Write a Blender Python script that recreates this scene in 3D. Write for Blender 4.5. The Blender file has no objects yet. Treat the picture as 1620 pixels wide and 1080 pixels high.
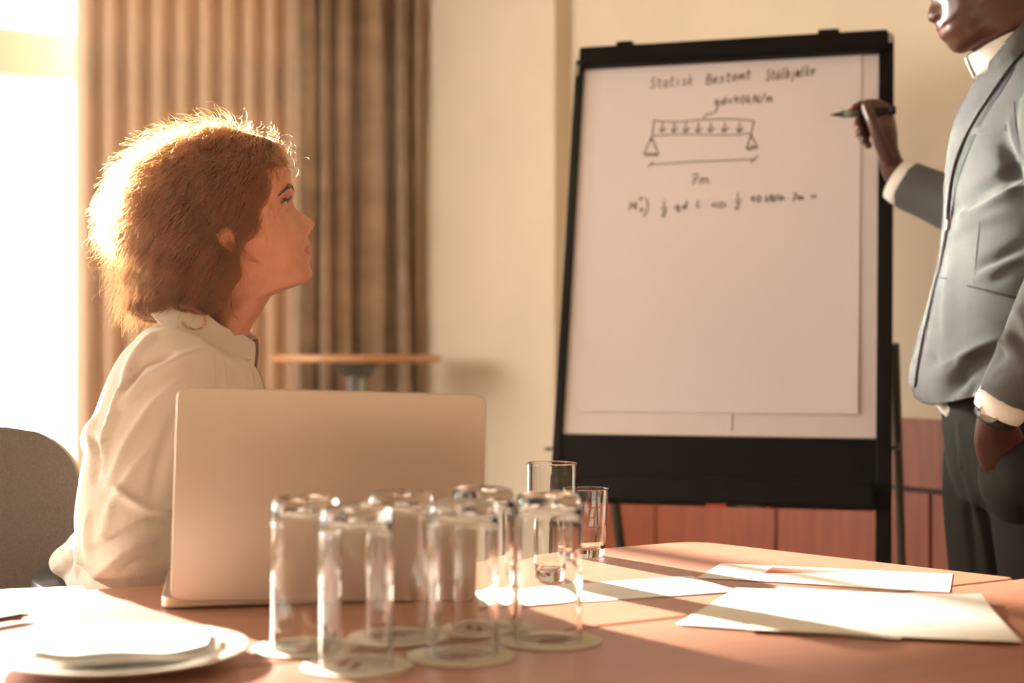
import bpy, bmesh, math, random
import numpy as np
from mathutils import Vector, Matrix
from mathutils.bvhtree import BVHTree

random.seed(7)
rng = np.random.default_rng(7)
SC = bpy.context.scene
COL = SC.collection
PI = math.pi

# ------------------------------------------------------------------ camera, sky, sun, lights, exposure
H = 1.03            # camera height
FPX = 2300.0        # focal length in pixels of the 1620 x 1080 frame
TZ = 0.74           # table height
cam_d = bpy.data.cameras.new('camera')
cam_d.sensor_width = 36.0
cam_d.lens = 36.0 * FPX / 1620.0
cam_d.shift_y = 20.0 / 1620.0
cam_d.clip_start = 0.05
cam_d.clip_end = 200
cam_d.dof.use_dof = True
cam_d.dof.focus_distance = 2.06
cam_d.dof.aperture_fstop = 3.0
cam = bpy.data.objects.new('camera', cam_d)
cam.location = (0, 0, H)
cam.rotation_euler = (PI / 2, 0, 0)
COL.objects.link(cam)
SC.camera = cam

SC.view_settings.view_transform = 'Standard'
SC.view_settings.look = 'None'
SC.view_settings.gamma = 1.0
SC.view_settings.use_curve_mapping = False
SC.view_settings.exposure = 0.25
SC.cycles.use_denoising = True
SC.cycles.sample_clamp_indirect = 3.0
SC.cycles.max_bounces = 14
SC.cycles.transmission_bounces = 14
SC.cycles.transparent_max_bounces = 24
SC.cycles.blur_glossy = 1.0

wd = bpy.data.worlds.new('sky')
SC.world = wd
wd.use_nodes = True
bg = wd.node_tree.nodes['Background']
bg.inputs[0].default_value = (1.0, 0.95, 0.87, 1)
bg.inputs[1].default_value = 4.0

UX, UY = 0.863, 0.504          # direction along the window wall (towards the far corner)
VX, VY = 0.504, -0.863         # from the window wall into the room
CX, CY = -0.417, 6.0           # far corner of the room
def RM(s, t, z=0.0):           # room coordinates: s away from the corner along the window wall, t into the room
    return Vector((CX - s * UX + t * VX, CY - s * UY + t * VY, z))

def add_light(name, kind, loc, direction, energy, color, **kw):
    d = bpy.data.lights.new(name, kind)
    d.energy = energy
    d.color = color
    for k, v in kw.items():
        setattr(d, k, v)
    o = bpy.data.objects.new(name, d)
    o.location = loc
    o.rotation_euler = Vector(direction).to_track_quat('-Z', 'Y').to_euler()
    COL.objects.link(o)
    return o
SUN_EL = math.radians(16.5)
SUN_AZ = Vector((-0.585, 0.811, 0)).normalized()
sun_from = Vector((SUN_AZ.x * math.cos(SUN_EL), SUN_AZ.y * math.cos(SUN_EL), math.sin(SUN_EL)))
add_light('sun', 'SUN', (-6, 8, 5), -sun_from, 46.0, (1.0, 0.92, 0.82), angle=math.radians(1.2))
# sky light through the second tall window, further along the window wall
add_light('daylight_window', 'AREA', RM(4.5, -0.45, 1.75), (0.93, -0.36, -0.06), 235.0, (1.0, 0.95, 0.90),
          shape='RECTANGLE', size=2.2, size_y=1.8)
# narrow beam added to put strong light on the man's suit, its source invented
add_light('added_suit_beam', 'AREA', RM(2.6, -0.6, 1.82), Vector((0.98, 2.50, 1.22)) - RM(2.6, -0.6, 1.82), 6.0, (1.0, 0.96, 0.89),
          shape='DISK', size=0.5, spread=math.radians(9))
# soft fill light added from the left, placed at an unseen window
add_light('left_fill', 'AREA', RM(6.85, 1.8, 1.75), (UX, UY, -0.10), 100.0, (1.0, 0.94, 0.90),
          shape='RECTANGLE', size=2.4, size_y=1.6)

# ------------------------------------------------------------------ helpers
def lin(h):
    h = h.lstrip('#')
    c = [int(h[i:i + 2], 16) / 255 for i in (0, 2, 4)]
    return tuple(x / 12.92 if x <= 0.04045 else ((x + 0.055) / 1.055) ** 2.4 for x in c)

def W(px, py, Y):
    return np.array([(px - 810.0) / FPX * Y, Y, H - (py - 560.0) / FPX * Y])

def PT(px, py, z=TZ):
    Y = (H - z) * FPX / (py - 560.0)
    return np.array([(px - 810.0) / FPX * Y, Y, z])

def to_px(v):
    v = np.asarray(v)
    return np.stack([810 + FPX * v[:, 0] / v[:, 1], 560 + FPX * (H - v[:, 2]) / v[:, 1]], 1)

MATS = {}
def mat(name, color, rough=0.5, metal=0.0, spec=0.5, var=0.0, scale=20.0, stretch=(1, 1, 1), bump=0.0,
        bump_scale=None, sheen=0.0, subs=0.0, coat=0.0, color2=None, detail=4.0):
    if name in MATS:
        return MATS[name]
    m = bpy.data.materials.new(name)
    m.use_nodes = True
    nt = m.node_tree
    b = nt.nodes['Principled BSDF']
    b.inputs['Base Color'].default_value = (*color, 1)
    b.inputs['Roughness'].default_value = rough
    b.inputs['Metallic'].default_value = metal
    b.inputs['Specular IOR Level'].default_value = spec
    b.inputs['Sheen Weight'].default_value = sheen
    b.inputs['Coat Weight'].default_value = coat
    if subs:
        b.inputs['Subsurface Weight'].default_value = subs
        b.inputs['Subsurface Radius'].default_value = (1.0, 0.35, 0.2)
        b.inputs['Subsurface Scale'].default_value = 0.012
    if var or bump:
        tc = nt.nodes.new('ShaderNodeTexCoord')
        mp = nt.nodes.new('ShaderNodeMapping')
        mp.inputs['Scale'].default_value = stretch
        nz = nt.nodes.new('ShaderNodeTexNoise')
        nz.inputs['Scale'].default_value = scale
        nz.inputs['Detail'].default_value = detail
        nt.links.new(tc.outputs['Object'], mp.inputs['Vector'])
        nt.links.new(mp.outputs['Vector'], nz.inputs['Vector'])
        if var:
            mx = nt.nodes.new('ShaderNodeMix')
            mx.data_type = 'RGBA'
            c2 = color2 if color2 else tuple(c * (1 - var) for c in color)
            mx.inputs['A'].default_value = (*color, 1)
            mx.inputs['B'].default_value = (*c2, 1)
            rp = nt.nodes.new('ShaderNodeMapRange')
            rp.inputs['From Min'].default_value = 0.35
            rp.inputs['From Max'].default_value = 0.65
            nt.links.new(nz.outputs['Fac'], rp.inputs['Value'])
            nt.links.new(rp.outputs['Result'], mx.inputs['Factor'])
            nt.links.new(mx.outputs['Result'], b.inputs['Base Color'])
        if bump:
            src = nz
            if bump_scale:
                src = nt.nodes.new('ShaderNodeTexNoise')
                src.inputs['Scale'].default_value = bump_scale
                src.inputs['Detail'].default_value = 3
                nt.links.new(mp.outputs['Vector'], src.inputs['Vector'])
            bp = nt.nodes.new('ShaderNodeBump')
            bp.inputs['Strength'].default_value = bump
            bp.inputs['Distance'].default_value = 0.002
            nt.links.new(src.outputs['Fac'], bp.inputs['Height'])
            nt.links.new(bp.outputs['Normal'], b.inputs['Normal'])
    MATS[name] = m
    return m

def cloth_translucent(name, color, amount, tcolor=None, **kw):
    m = mat(name, color, **kw)
    nt = m.node_tree
    b = nt.nodes['Principled BSDF']
    out = nt.nodes['Material Output']
    tr = nt.nodes.new('ShaderNodeBsdfTranslucent')
    tr.inputs['Color'].default_value = (*(tcolor or color), 1)
    mx = nt.nodes.new('ShaderNodeMixShader')
    mx.inputs[0].default_value = amount
    nt.links.new(b.outputs[0], mx.inputs[1])
    nt.links.new(tr.outputs[0], mx.inputs[2])
    nt.links.new(mx.outputs[0], out.inputs['Surface'])
    return m

def glass_mat(name, color, rough=0.0, ior=1.48):
    m = bpy.data.materials.new(name)
    m.use_nodes = True
    b = m.node_tree.nodes['Principled BSDF']
    b.inputs['Base Color'].default_value = (*color, 1)
    b.inputs['Transmission Weight'].default_value = 1.0
    b.inputs['Roughness'].default_value = rough
    b.inputs['IOR'].default_value = ior
    MATS[name] = m
    return m

def pane_mat(name, tint, ior=1.45):
    m = bpy.data.materials.new(name)
    m.use_nodes = True
    nt = m.node_tree
    nt.nodes.remove(nt.nodes['Principled BSDF'])
    out = nt.nodes['Material Output']
    tr = nt.nodes.new('ShaderNodeBsdfTransparent')
    tr.inputs['Color'].default_value = (*tint, 1)
    gl = nt.nodes.new('ShaderNodeBsdfGlossy')
    gl.inputs['Roughness'].default_value = 0.02
    fr = nt.nodes.new('ShaderNodeFresnel')
    fr.inputs['IOR'].default_value = ior
    mx = nt.nodes.new('ShaderNodeMixShader')
    nt.links.new(fr.outputs[0], mx.inputs[0])
    nt.links.new(tr.outputs[0], mx.inputs[1])
    nt.links.new(gl.outputs[0], mx.inputs[2])
    nt.links.new(mx.outputs[0], out.inputs['Surface'])
    return m

def mesh_obj(name, verts, faces, material=None, parent=None, smooth=False, fix=False):
    me = bpy.data.meshes.new(name)
    me.from_pydata([tuple(map(float, v)) for v in verts], [], [tuple(map(int, f)) for f in faces])
    if fix:
        bm = bmesh.new(); bm.from_mesh(me)
        bmesh.ops.recalc_face_normals(bm, faces=bm.faces[:])
        bm.to_mesh(me); bm.free()
    me.update()
    if smooth:
        me.polygons.foreach_set('use_smooth', [True] * len(me.polygons))
    return link(name, me, material, parent)

def link(name, me, material=None, parent=None):
    o = bpy.data.objects.new(name, me)
    COL.objects.link(o)
    if material:
        me.materials.append(material)
    if parent:
        o.parent = parent
        o.matrix_parent_inverse = Matrix.Translation(parent.location).inverted() if parent.rotation_euler.z == 0 else parent.matrix_basis.inverted()
    return o

def bm_obj(name, bm, material=None, parent=None, smooth=False, sharp=None):
    me = bpy.data.meshes.new(name)
    bmesh.ops.recalc_face_normals(bm, faces=bm.faces[:])
    bm.to_mesh(me); bm.free()
    if smooth:
        me.polygons.foreach_set('use_smooth', [True] * len(me.polygons))
        if sharp:
            me.set_sharp_from_angle(angle=math.radians(sharp))
    return link(name, me, material, parent)

def tag(o, label, cat, group=None):
    o['label'] = label
    o['category'] = cat
    if group:
        o['group'] = group
    return o

def thing(name, label, cat, loc, group=None):
    o = bpy.data.objects.new(name, None)
    o.empty_display_size = 0.1
    COL.objects.link(o)
    o.location = Vector(loc)
    return tag(o, label, cat, group)

def structure(o):
    o['kind'] = 'structure'
    return o

def box_bm(cx, cy, cz, sx, sy, sz, bevel=0.0, M=None, seg=2):
    bm = bmesh.new()
    bmesh.ops.create_cube(bm, size=1.0)
    bmesh.ops.scale(bm, vec=(sx, sy, sz), verts=bm.verts)
    if bevel:
        bmesh.ops.bevel(bm, geom=bm.edges[:], offset=bevel, segments=seg, affect='EDGES', profile=0.5)
    bmesh.ops.translate(bm, vec=(cx, cy, cz), verts=bm.verts)
    if M is not None:
        bmesh.ops.transform(bm, matrix=M, verts=bm.verts)
    return bm

def prism_bm(poly, z0, z1, bevel=0.0, M=None):
    """poly: list of (x,y); extruded z0..z1"""
    bm = bmesh.new()
    a = [bm.verts.new((p[0], p[1], z0)) for p in poly]
    b = [bm.verts.new((p[0], p[1], z1)) for p in poly]
    n = len(poly)
    bm.faces.new(a[::-1]); bm.faces.new(b)
    for i in range(n):
        bm.faces.new((a[i], a[(i + 1) % n], b[(i + 1) % n], b[i]))
    bmesh.ops.recalc_face_normals(bm, faces=bm.faces[:])
    if bevel:
        bmesh.ops.bevel(bm, geom=bm.edges[:], offset=bevel, segments=2, affect='EDGES', profile=0.5)
    if M is not None:
        bmesh.ops.transform(bm, matrix=M, verts=bm.verts)
    return bm

def rrect(w, h, r, n=6, cx=0, cy=0):
    pts = []
    for (sx, sy, a0) in ((1, 1, 0), (-1, 1, 90), (-1, -1, 180), (1, -1, 270)):
        for k in range(n + 1):
            a = math.radians(a0 + 90 * k / n)
            pts.append((cx + sx * (w / 2 - r) + r * math.cos(a), cy + sy * (h / 2 - r) + r * math.sin(a)))
    return pts

def frame_M(o, x, y, z):
    m = Matrix.Identity(4)
    for i, a in enumerate((x, y, z)):
        for j in range(3):
            m[j][i] = a[j]
    for j in range(3):
        m[j][3] = o[j]
    return m

def rings_mesh(R, cap=True, closed=True):
    """R: (n, m, 3) rings -> verts, faces"""
    R = np.asarray(R); n, m, _ = R.shape
    V = R.reshape(-1, 3).tolist(); F = []
    mm = m if closed else m - 1
    for i in range(n - 1):
        for j in range(mm):
            a = i * m + j; b = i * m + (j + 1) % m
            F.append((a, b, b + m, a + m))
    if cap and closed:
        for i, rev in ((0, True), (n - 1, False)):
            c = R[i].mean(0); V.append(c.tolist()); ci = len(V) - 1
            for j in range(m):
                a = i * m + j; b = i * m + (j + 1) % m
                F.append((ci, b, a) if rev else (ci, a, b))
    return V, F

def spline(P, n):
    """Catmull-Rom through rows of P, n samples"""
    P = np.asarray(P, float); k = len(P)
    t = np.linspace(0, k - 1, n); i = np.clip(t.astype(int), 0, k - 2); u = (t - i)[:, None]
    g = lambda j: P[np.clip(j, 0, k - 1)]
    p0, p1, p2, p3 = g(i - 1), g(i), g(i + 1), g(i + 2)
    p0 = np.where((i == 0)[:, None], 2 * p1 - p2, p0)
    p3 = np.where((i == k - 2)[:, None], 2 * p2 - p1, p3)
    return 0.5 * (2 * p1 + (p2 - p0) * u + (2 * p0 - 5 * p1 + 4 * p2 - p3) * u ** 2 + (3 * p1 - p0 - 3 * p2 + p3) * u ** 3)

def tube(path, rad, m=12, n=None, cap=True, up=(0, 0, 1), flat=None, roundcap=False):
    """path rows xyz, rad per row (scalar or (ra, rb)); returns verts, faces"""
    path = np.asarray(path, float)
    rad = np.asarray(rad, float)
    if rad.ndim == 0:
        rad = np.full(len(path), float(rad))
    if rad.ndim == 1:
        rad = np.stack([rad, rad], 1)
    if n:
        d = spline(np.hstack([path, rad]), n); path, rad = d[:, :3], d[:, 3:]
    if roundcap:
        d0 = path[0] - path[1]; d0 /= np.linalg.norm(d0); d1 = path[-1] - path[-2]; d1 /= np.linalg.norm(d1)
        r0, r1 = rad[0], rad[-1]
        pre, prr, post, por = [], [], [], []
        for a in (0.25, 0.6, 0.85):
            k = math.sqrt(1 - a * a)
            post.append(path[-1] + d1 * r1.min() * a); por.append(r1 * k)
            pre.insert(0, path[0] + d0 * r0.min() * a); prr.insert(0, r0 * k)
        path = np.vstack([pre, path, post]); rad = np.vstack([prr, rad, por])
    T = np.gradient(path, axis=0); T /= np.linalg.norm(T, axis=1)[:, None] + 1e-12
    up = np.asarray(up, float)
    rings = []
    prev = None
    a = np.linspace(0, 2 * PI, m, endpoint=False)
    for i in range(len(path)):
        if prev is None:
            x = np.cross(up, T[i])
            if np.linalg.norm(x) < 1e-4:
                x = np.cross((1, 0, 0), T[i])
        else:
            x = prev - T[i] * prev.dot(T[i])
        x /= np.linalg.norm(x); prev = x
        y = np.cross(T[i], x)
        rings.append(path[i] + np.outer(np.cos(a) * rad[i, 0], x) + np.outer(np.sin(a) * rad[i, 1], y))
    return rings_mesh(rings, cap)

def join(parts):
    V, F = [], []
    for v, f in parts:
        o = len(V); V += [tuple(x) for x in v]; F += [tuple(i + o for i in q) for q in f]
    return V, F

def ellipsoid(c, r, M=None, nu=20, nv=14):
    V = []; F = []
    rings = []
    for i in range(1, nv):
        a = PI * i / nv
        ph = np.linspace(0, 2 * PI, nu, endpoint=False)
        rings.append(np.stack([np.cos(ph) * math.sin(a), np.sin(ph) * math.sin(a), np.full(nu, -math.cos(a))], 1))
    R = np.array(rings) * np.asarray(r)
    if M is not None:
        R = R @ np.asarray(M).T
    R = R + np.asarray(c)
    return rings_mesh(R)

def remesh(parts, voxel, smooth=4, fac=0.5):
    """union of closed shells -> one continuous surface; returns verts (n,3), faces"""
    V, F = join(parts)
    me = bpy.data.meshes.new('tmp'); me.from_pydata(V, [], F)
    bm = bmesh.new(); bm.from_mesh(me); bmesh.ops.recalc_face_normals(bm, faces=bm.faces[:]); bm.to_mesh(me); bm.free()
    o = bpy.data.objects.new('tmp', me); COL.objects.link(o)
    r = o.modifiers.new('r', 'REMESH'); r.mode = 'VOXEL'; r.voxel_size = voxel
    if smooth:
        s = o.modifiers.new('s', 'SMOOTH'); s.iterations = smooth; s.factor = fac
    dg = bpy.context.evaluated_depsgraph_get(); ev = o.evaluated_get(dg); m2 = ev.to_mesh()
    n = len(m2.vertices); v = np.empty(n * 3, np.float32); m2.vertices.foreach_get('co', v)
    f = [tuple(p.vertices) for p in m2.polygons]
    ev.to_mesh_clear(); bpy.data.objects.remove(o); bpy.data.meshes.remove(me)
    return v.reshape(-1, 3).astype(float), f

def normals_of(V, F):
    V = np.asarray(V)
    N = np.zeros_like(V)
    Q = np.array([f if len(f) == 4 else (*f, f[2]) for f in F])
    a, b, c, d = (V[Q[:, i]] for i in range(4))
    fn = np.cross(c - a, d - b)
    for i in range(4):
        np.add.at(N, Q[:, i], fn)
    return N / (np.linalg.norm(N, axis=1)[:, None] + 1e-12)

def seg_dist(P, A, B):
    ab = B - A; t = np.clip(((P - A) @ ab) / (ab @ ab + 1e-12), 0, 1)
    d = P - (A + t[:, None] * ab)
    cr = ab[0] * d[:, 1] - ab[1] * d[:, 0]
    return np.linalg.norm(d, axis=1) * np.sign(cr), t

def fold(V, N, pts, width, amp, shape='ridge', ymax=None, taper=True):
    """sculpt a fold in cloth along a line given by where it shows from the front (pixel frame)"""
    P = to_px(V); best = np.full(len(V), 1e9); tt = np.zeros(len(V)); k = len(pts) - 1
    for i in range(k):
        d, t = seg_dist(P, np.array(pts[i], float), np.array(pts[i + 1], float))
        c = np.abs(d) < np.abs(best); best = np.where(c, d, best); tt = np.where(c, (i + t) / k, tt)
    x = best / width
    g = np.exp(-x * x) if shape == 'ridge' else -x * np.exp(-x * x) * 1.6
    if taper:
        g = g * np.clip(np.sin(np.clip(tt, 0, 1) * PI * 0.8 + PI * 0.1) * 1.3, 0, 1)
    front = np.clip(-N[:, 1] * 3 + 0.5, 0, 1)
    if ymax is not None:
        front = front * (V[:, 1] < ymax)
    V += N * (g * amp * front)[:, None]

def relax(V, F, n=2, k=0.4):
    """even out a sculpted surface a little"""
    E = np.array([(a, b) for f in F for a, b in zip(f, (*f[1:], f[0]))])
    cnt = np.zeros(len(V)); np.add.at(cnt, E[:, 0], 1); np.add.at(cnt, E[:, 1], 1)
    for _ in range(n):
        S_ = np.zeros_like(V); np.add.at(S_, E[:, 0], V[E[:, 1]]); np.add.at(S_, E[:, 1], V[E[:, 0]])
        V += (S_ / np.maximum(cnt, 1)[:, None] - V) * k

def wob(V, f, seed=0):
    r = np.random.default_rng(seed); s = np.zeros(len(V))
    for _ in range(5):
        k = r.normal(size=3) * f; s += np.sin(V @ k + r.uniform(0, 6.28))
    return s / 5

def strands(name, pts, radii, material, parent):
    """pts: list of (k,3) arrays -> hair curves object"""
    hc = bpy.data.hair_curves.new(name)
    sizes = [len(p) for p in pts]
    hc.add_curves(sizes)
    A = np.vstack(pts).astype(np.float32)
    hc.attributes['position'].data.foreach_set('vector', A.ravel()) if 'position' in hc.attributes else None
    ra = hc.attributes.get('radius') or hc.attributes.new('radius', 'FLOAT', 'POINT')
    ra.data.foreach_set('value', np.concatenate([np.asarray(r, np.float32) for r in radii]))
    hc.materials.append(material)
    return link(name, hc, None, parent)

def patch(name, rowsA, rowsB, bvh, off, thick, material, parent, nu=16, nv=5, yfall=2.5, smooth=True, bulge=0.0, forced=None):
    """a piece of cloth of its own thickness laid onto a surface between two lines"""
    A = spline(np.array(rowsA, float), nu); B = spline(np.array(rowsB, float), nu)
    top = np.zeros((nu, nv, 3)); last = yfall
    o = Vector((0, 0, H))
    for i in range(nu):
        for j in range(nv):
            p = A[i] + (B[i] - A[i]) * j / (nv - 1)
            w = W(p[0], p[1], 1.0); d = Vector((w[0], 1.0, w[2] - H)).normalized()
            loc, nrm, _, _ = bvh.ray_cast(o, d)
            fy = forced(p[0], p[1]) if forced else None
            if fy is not None:
                q = np.array(W(p[0], p[1], fy)); nr = np.array([-0.3, -0.95, 0.0])
            elif loc is None:
                loc2 = bvh.find_nearest(Vector(W(p[0], p[1], last)))
                q = np.array(W(p[0], p[1], loc2[0].y)); nr = np.array(loc2[1])
            else:
                q = np.array(loc); nr = np.array(nrm); last = q[1]
            b = bulge * math.sin(PI * j / (nv - 1))
            top[i, j] = q + nr * (off + b) + np.array([0, -0.2, 0]) * off
    # smooth the projected grid
    for _ in range(3):
        t2 = top.copy()
        t2[1:-1] = (top[:-2] + 2 * top[1:-1] + top[2:]) / 4
        top = t2
    gu = np.gradient(top, axis=0); gv = np.gradient(top, axis=1)
    nn = np.cross(gu, gv); nn /= np.linalg.norm(nn, axis=2)[..., None] + 1e-9
    if nn[..., 1].mean() > 0:
        nn = -nn
    bot = top - nn * thick
    V = np.vstack([top.reshape(-1, 3), bot.reshape(-1, 3)]); k = nu * nv; F = []
    for i in range(nu - 1):
        for j in range(nv - 1):
            a = i * nv + j
            F.append((a, a + 1, a + nv + 1, a + nv)); F.append((k + a, k + a + nv, k + a + nv + 1, k + a + 1))
    for i in range(nu - 1):
        for j in (0, nv - 1):
            a = i * nv + j; F.append((a, a + nv, k + a + nv, k + a))
    for j in range(nv - 1):
        for i in (0, nu - 1):
            a = i * nv + j; F.append((a, a + 1, k + a + 1, k + a))
    o = mesh_obj(name, V, F, material, parent, smooth=smooth, fix=True)
    if smooth:
        o.data.set_sharp_from_angle(angle=math.radians(50))
    return o
# ------------------------------------------------------------------ materials
M_wall = mat('painted_wall', lin('dccbb2'), rough=0.85, spec=0.2, var=0.05, scale=3.0, bump=0.15, bump_scale=180)
M_ceil = mat('ceiling_paint', lin('e6dccb'), rough=0.9, spec=0.1, var=0.04, scale=4.0)
M_floor = mat('carpet', lin('5a4a40'), rough=0.95, spec=0.1, var=0.3, scale=220.0, bump=0.6)
M_panel = mat('cherry_panel', lin('964a2b'), rough=0.45, var=0.22, scale=7.0, stretch=(6, 6, 0.7), color2=lin('823c22'))
M_groove = mat('dark_groove', lin('3a1c12'), rough=0.7)
M_winframe = mat('white_window_frame', lin('efe4d2'), rough=0.45, var=0.04, scale=9)
M_pane = pane_mat('window_glass', (0.97, 0.97, 0.95))
M_wood = None

# ------------------------------------------------------------------ room shell
ZC = 2.85
TR = 0.135
def wall_piece(bm, s0, s1, t0, t1, z0, z1):
    v = []
    for z in (z0, z1):
        for (s, t) in ((s0, t0), (s1, t0), (s1, t1), (s0, t1)):
            v.append(bm.verts.new(RM(s, t, z)))
    for q in ((0, 1, 2, 3), (4, 5, 6, 7), (0, 1, 5, 4), (1, 2, 6, 5), (2, 3, 7, 6), (3, 0, 4, 7)):
        bm.faces.new([v[i] for i in q])

def room_box(name, pieces, m, parent=None):
    bm = bmesh.new()
    for p in pieces:
        wall_piece(bm, *p)
    return bm_obj(name, bm, m, parent)

S_END, T_END = 6.6, 7.2
structure(room_box('floor', [(-0.3, S_END + .3, -0.3, T_END + .3, -0.1, 0.0)], M_floor))
structure(room_box('ceiling', [(-0.3, S_END + .3, -0.3, T_END + .3, ZC, ZC + 0.1)], M_ceil))
# window wall: openings s 0.35..2.45 and 3.0..5.4
WZ0, WZ1 = 0.35, 2.62
structure(room_box('wall_window_side', [(-0.25, 0.35, -0.25, 0, 0, ZC), (3.35, 3.55, -0.25, 0, 0, ZC), (5.8, S_END + .25, -0.25, 0, 0, ZC),
          (0.35, 3.35, -0.25, 0, 0, WZ0), (3.55, 5.8, -0.25, 0, 0, WZ0), (0.35, 3.35, -0.25, 0, WZ1, ZC), (3.55, 5.8, -0.25, 0, WZ1, ZC)], M_wall))
TSTEP = 1.225
structure(room_box('wall_right', [(-0.25, 0.065, 0, TSTEP, 0, ZC)], M_wall))
PD = 0.0         # the panelled wall stands back from the far stretch
structure(room_box('wall_right_panelled', [(-0.25, PD, TSTEP, T_END + .25, 0.86, ZC), (-0.25, PD - 0.012, TSTEP, T_END + .25, 0.0, 0.86)], M_wall))
wn = room_box('wall_wainscot', [(PD - 0.012, PD - 0.004, TSTEP + 0.004, T_END, 0.0, 0.862)], M_groove); structure(wn)
PSP = 0.567; P0 = 1.723
cap = room_box('wainscot_cap', [(PD - 0.01, PD + 0.014, TSTEP, T_END, 0.852, 0.872)], M_panel, wn)
rail_edges = [TSTEP + 0.004] + [P0 + PSP * k for k in range(0, 10)]
for k in range(len(rail_edges) - 1):
    a, b = rail_edges[k] + 0.006, rail_edges[k + 1] - 0.006
    room_box('panel', [(PD - 0.006, PD + 0.008, a, b, 0.02, 0.690)], M_panel, wn)
for a, b in ((TSTEP + 0.004, 1.72), (1.726, 3.43), (3.436, 5.1), (5.106, T_END)):
    room_box('upper_panel', [(PD - 0.006, PD + 0.008, a, b, 0.704, 0.852)], M_panel, wn)
# left wall with one wide window, plain back wall
structure(room_box('wall_left', [(S_END, S_END + .2, 0, 0.5, 0, ZC), (S_END, S_END + .2, 3.1, T_END, 0, ZC),
          (S_END, S_END + .2, 0.5, 3.1, 0, 0.9), (S_END, S_END + .2, 0.5, 3.1, 2.6, ZC)], M_wall))
structure(room_box('wall_back', [(-0.25, S_END + .2, T_END, T_END + .2, 0, ZC)], M_wall))
structure(room_box('baseboard_right', [(0.065, 0.077, 0, TSTEP, 0, 0.08)], M_winframe))

def window(name, along, a0, a1, z0, z1, pos, transoms, mullions, fw=0.07, th=0.07):
    """along 's' or 't'; frame bars are parts, each pane a part"""
    def piece(nm, u0, u1, zz0, zz1, d0, d1, m, root):
        if along == 's':
            return room_box(nm, [(u0, u1, pos + d0, pos + d1, zz0, zz1)], m, root)
        return room_box(nm, [(pos + d0, pos + d1, u0, u1, zz0, zz1)], m, root)
    root = piece(name, a0, a1, z0, z0 + fw, 0, th, M_winframe, None)
    structure(root)
    piece('frame_head', a0, a1, z1 - fw, z1, 0, th, M_winframe, root)
    xs = [a0] + mullions + [a1 - fw]
    for x in xs:
        piece('frame_post', x, x + fw, z0 + fw, z1 - fw, 0, th, M_winframe, root)
    zs = [z0 + fw]
    for (t0, t1) in transoms:
        for i in range(len(xs) - 1):
            piece('transom', xs[i] + fw, xs[i + 1], t0, t1, 0.005, th - 0.005, M_winframe, root)
    edges = [z0 + fw] + [q for t in transoms for q in t] + [z1 - fw]
    for i in range(len(xs) - 1):
        for k in range(0, len(edges), 2):
            piece('pane', xs[i] + fw, xs[i + 1], edges[k], edges[k + 1], th / 2 - 0.003, th / 2 + 0.003, M_pane, root)
    return root
window('window_1', 's', 0.35, 3.35, WZ0, WZ1, -0.16, [(2.045, 2.215)], [1.75])
window('window_2', 's', 3.55, 5.8, WZ0, WZ1, -0.16, [(2.045, 2.215)], [4.7])
window('window_3', 't', 0.5, 3.1, 0.9, 2.6, S_END + 0.06, [], [1.75])  # unseen left-wall window, put in to carry the fill light

# balcony rail seen washed out through the window
M_rail = mat('white_rail', lin('f2ebe0'), rough=0.5)
bal = thing('balcony_railing', 'pale horizontal balcony railing outside the bright window', 'railing', RM(1.9, -1.3, 0))
structure(room_box('ground', [(-6, 14, -14, -0.25, -0.12, -0.02)], mat('pale_terrace', lin('d8cbb6'), rough=0.9, var=0.1, scale=2)))
for k, z in enumerate((0.30, 0.48, 0.66, 0.84, 1.02)):
    room_box('rail', [(0.0, 4.6, -1.33, -1.29, z, z + 0.035)], M_rail, bal)
for s in (0.1, 1.55, 3.0, 4.45):
    room_box('post', [(s, s + 0.05, -1.29, -1.24, -0.02, 1.08)], M_rail, bal)

# ------------------------------------------------------------------ curtains
def curtain_mesh(name, s0, s1, t_at, fn, m, z0=0.015, z1=2.70, spread=0.0, per=260, nz=26):
    bm = bmesh.new(); grid = []
    th = 0.003
    for i in range(nz):
        z = z0 + (z1 - z0) * i / (nz - 1); row = []
        k = 1 - (z - z0) / (z1 - z0)
        for j in range(per):
            u = j / (per - 1)
            s = s0 + (s1 - s0) * u - spread * k * (1 - u) ** 2 * 1.0
            ds, dt = fn(u, k)
            row.append(bm.verts.new(RM(s + ds, t_at + dt, z)))
        grid.append(row)
    for i in range(nz - 1):
        for j in range(per - 1):
            bm.faces.new((grid[i][j], grid[i][j + 1], grid[i + 1][j + 1], grid[i + 1][j]))
    o = bm_obj(name, bm, m, None, smooth=True)
    sm = o.modifiers.new('thickness', 'SOLIDIFY'); sm.thickness = th
    return o
M_sheer = cloth_translucent('sheer_curtain_cloth', lin('e4c8ae'), 0.07, lin('eecaa4'), rough=0.9, spec=0.1, var=0.10, scale=60, stretch=(1, 1, 0.2))
M_drape = cloth_translucent('drape_cloth', lin('b89d82'), 0.06, lin('b98a62'), rough=0.75, spec=0.25, sheen=0.3, var=0.25, scale=5, stretch=(1, 1, 2), bump=0.2, bump_scale=300)
def sheer_fn(u, k):
    ph = 2 * PI * 10.5 * u + 0.5 * math.sin(5 * u)
    a = 0.020 + 0.012 * u
    return (0.014 * math.sin(2 * ph), a * (math.cos(ph) ** 3 + 0.35 * math.cos(2 * ph + 1 + 0.3 * k)))
def drape_fn(u, k):
    ph = 2 * PI * 5.2 * (u + 0.05 * math.sin(9 * u)) + 0.35 * math.sin(2.2 * k + 4 * u)
    a = 0.045 + 0.018 * math.sin(7 * u + 1)
    return (0.02 * math.sin(2 * ph + 0.8), a * math.cos(ph) + 0.018 * math.cos(2.7 * ph + 2 * k) + 0.006 * math.sin(9 * k + 12 * u))
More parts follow.
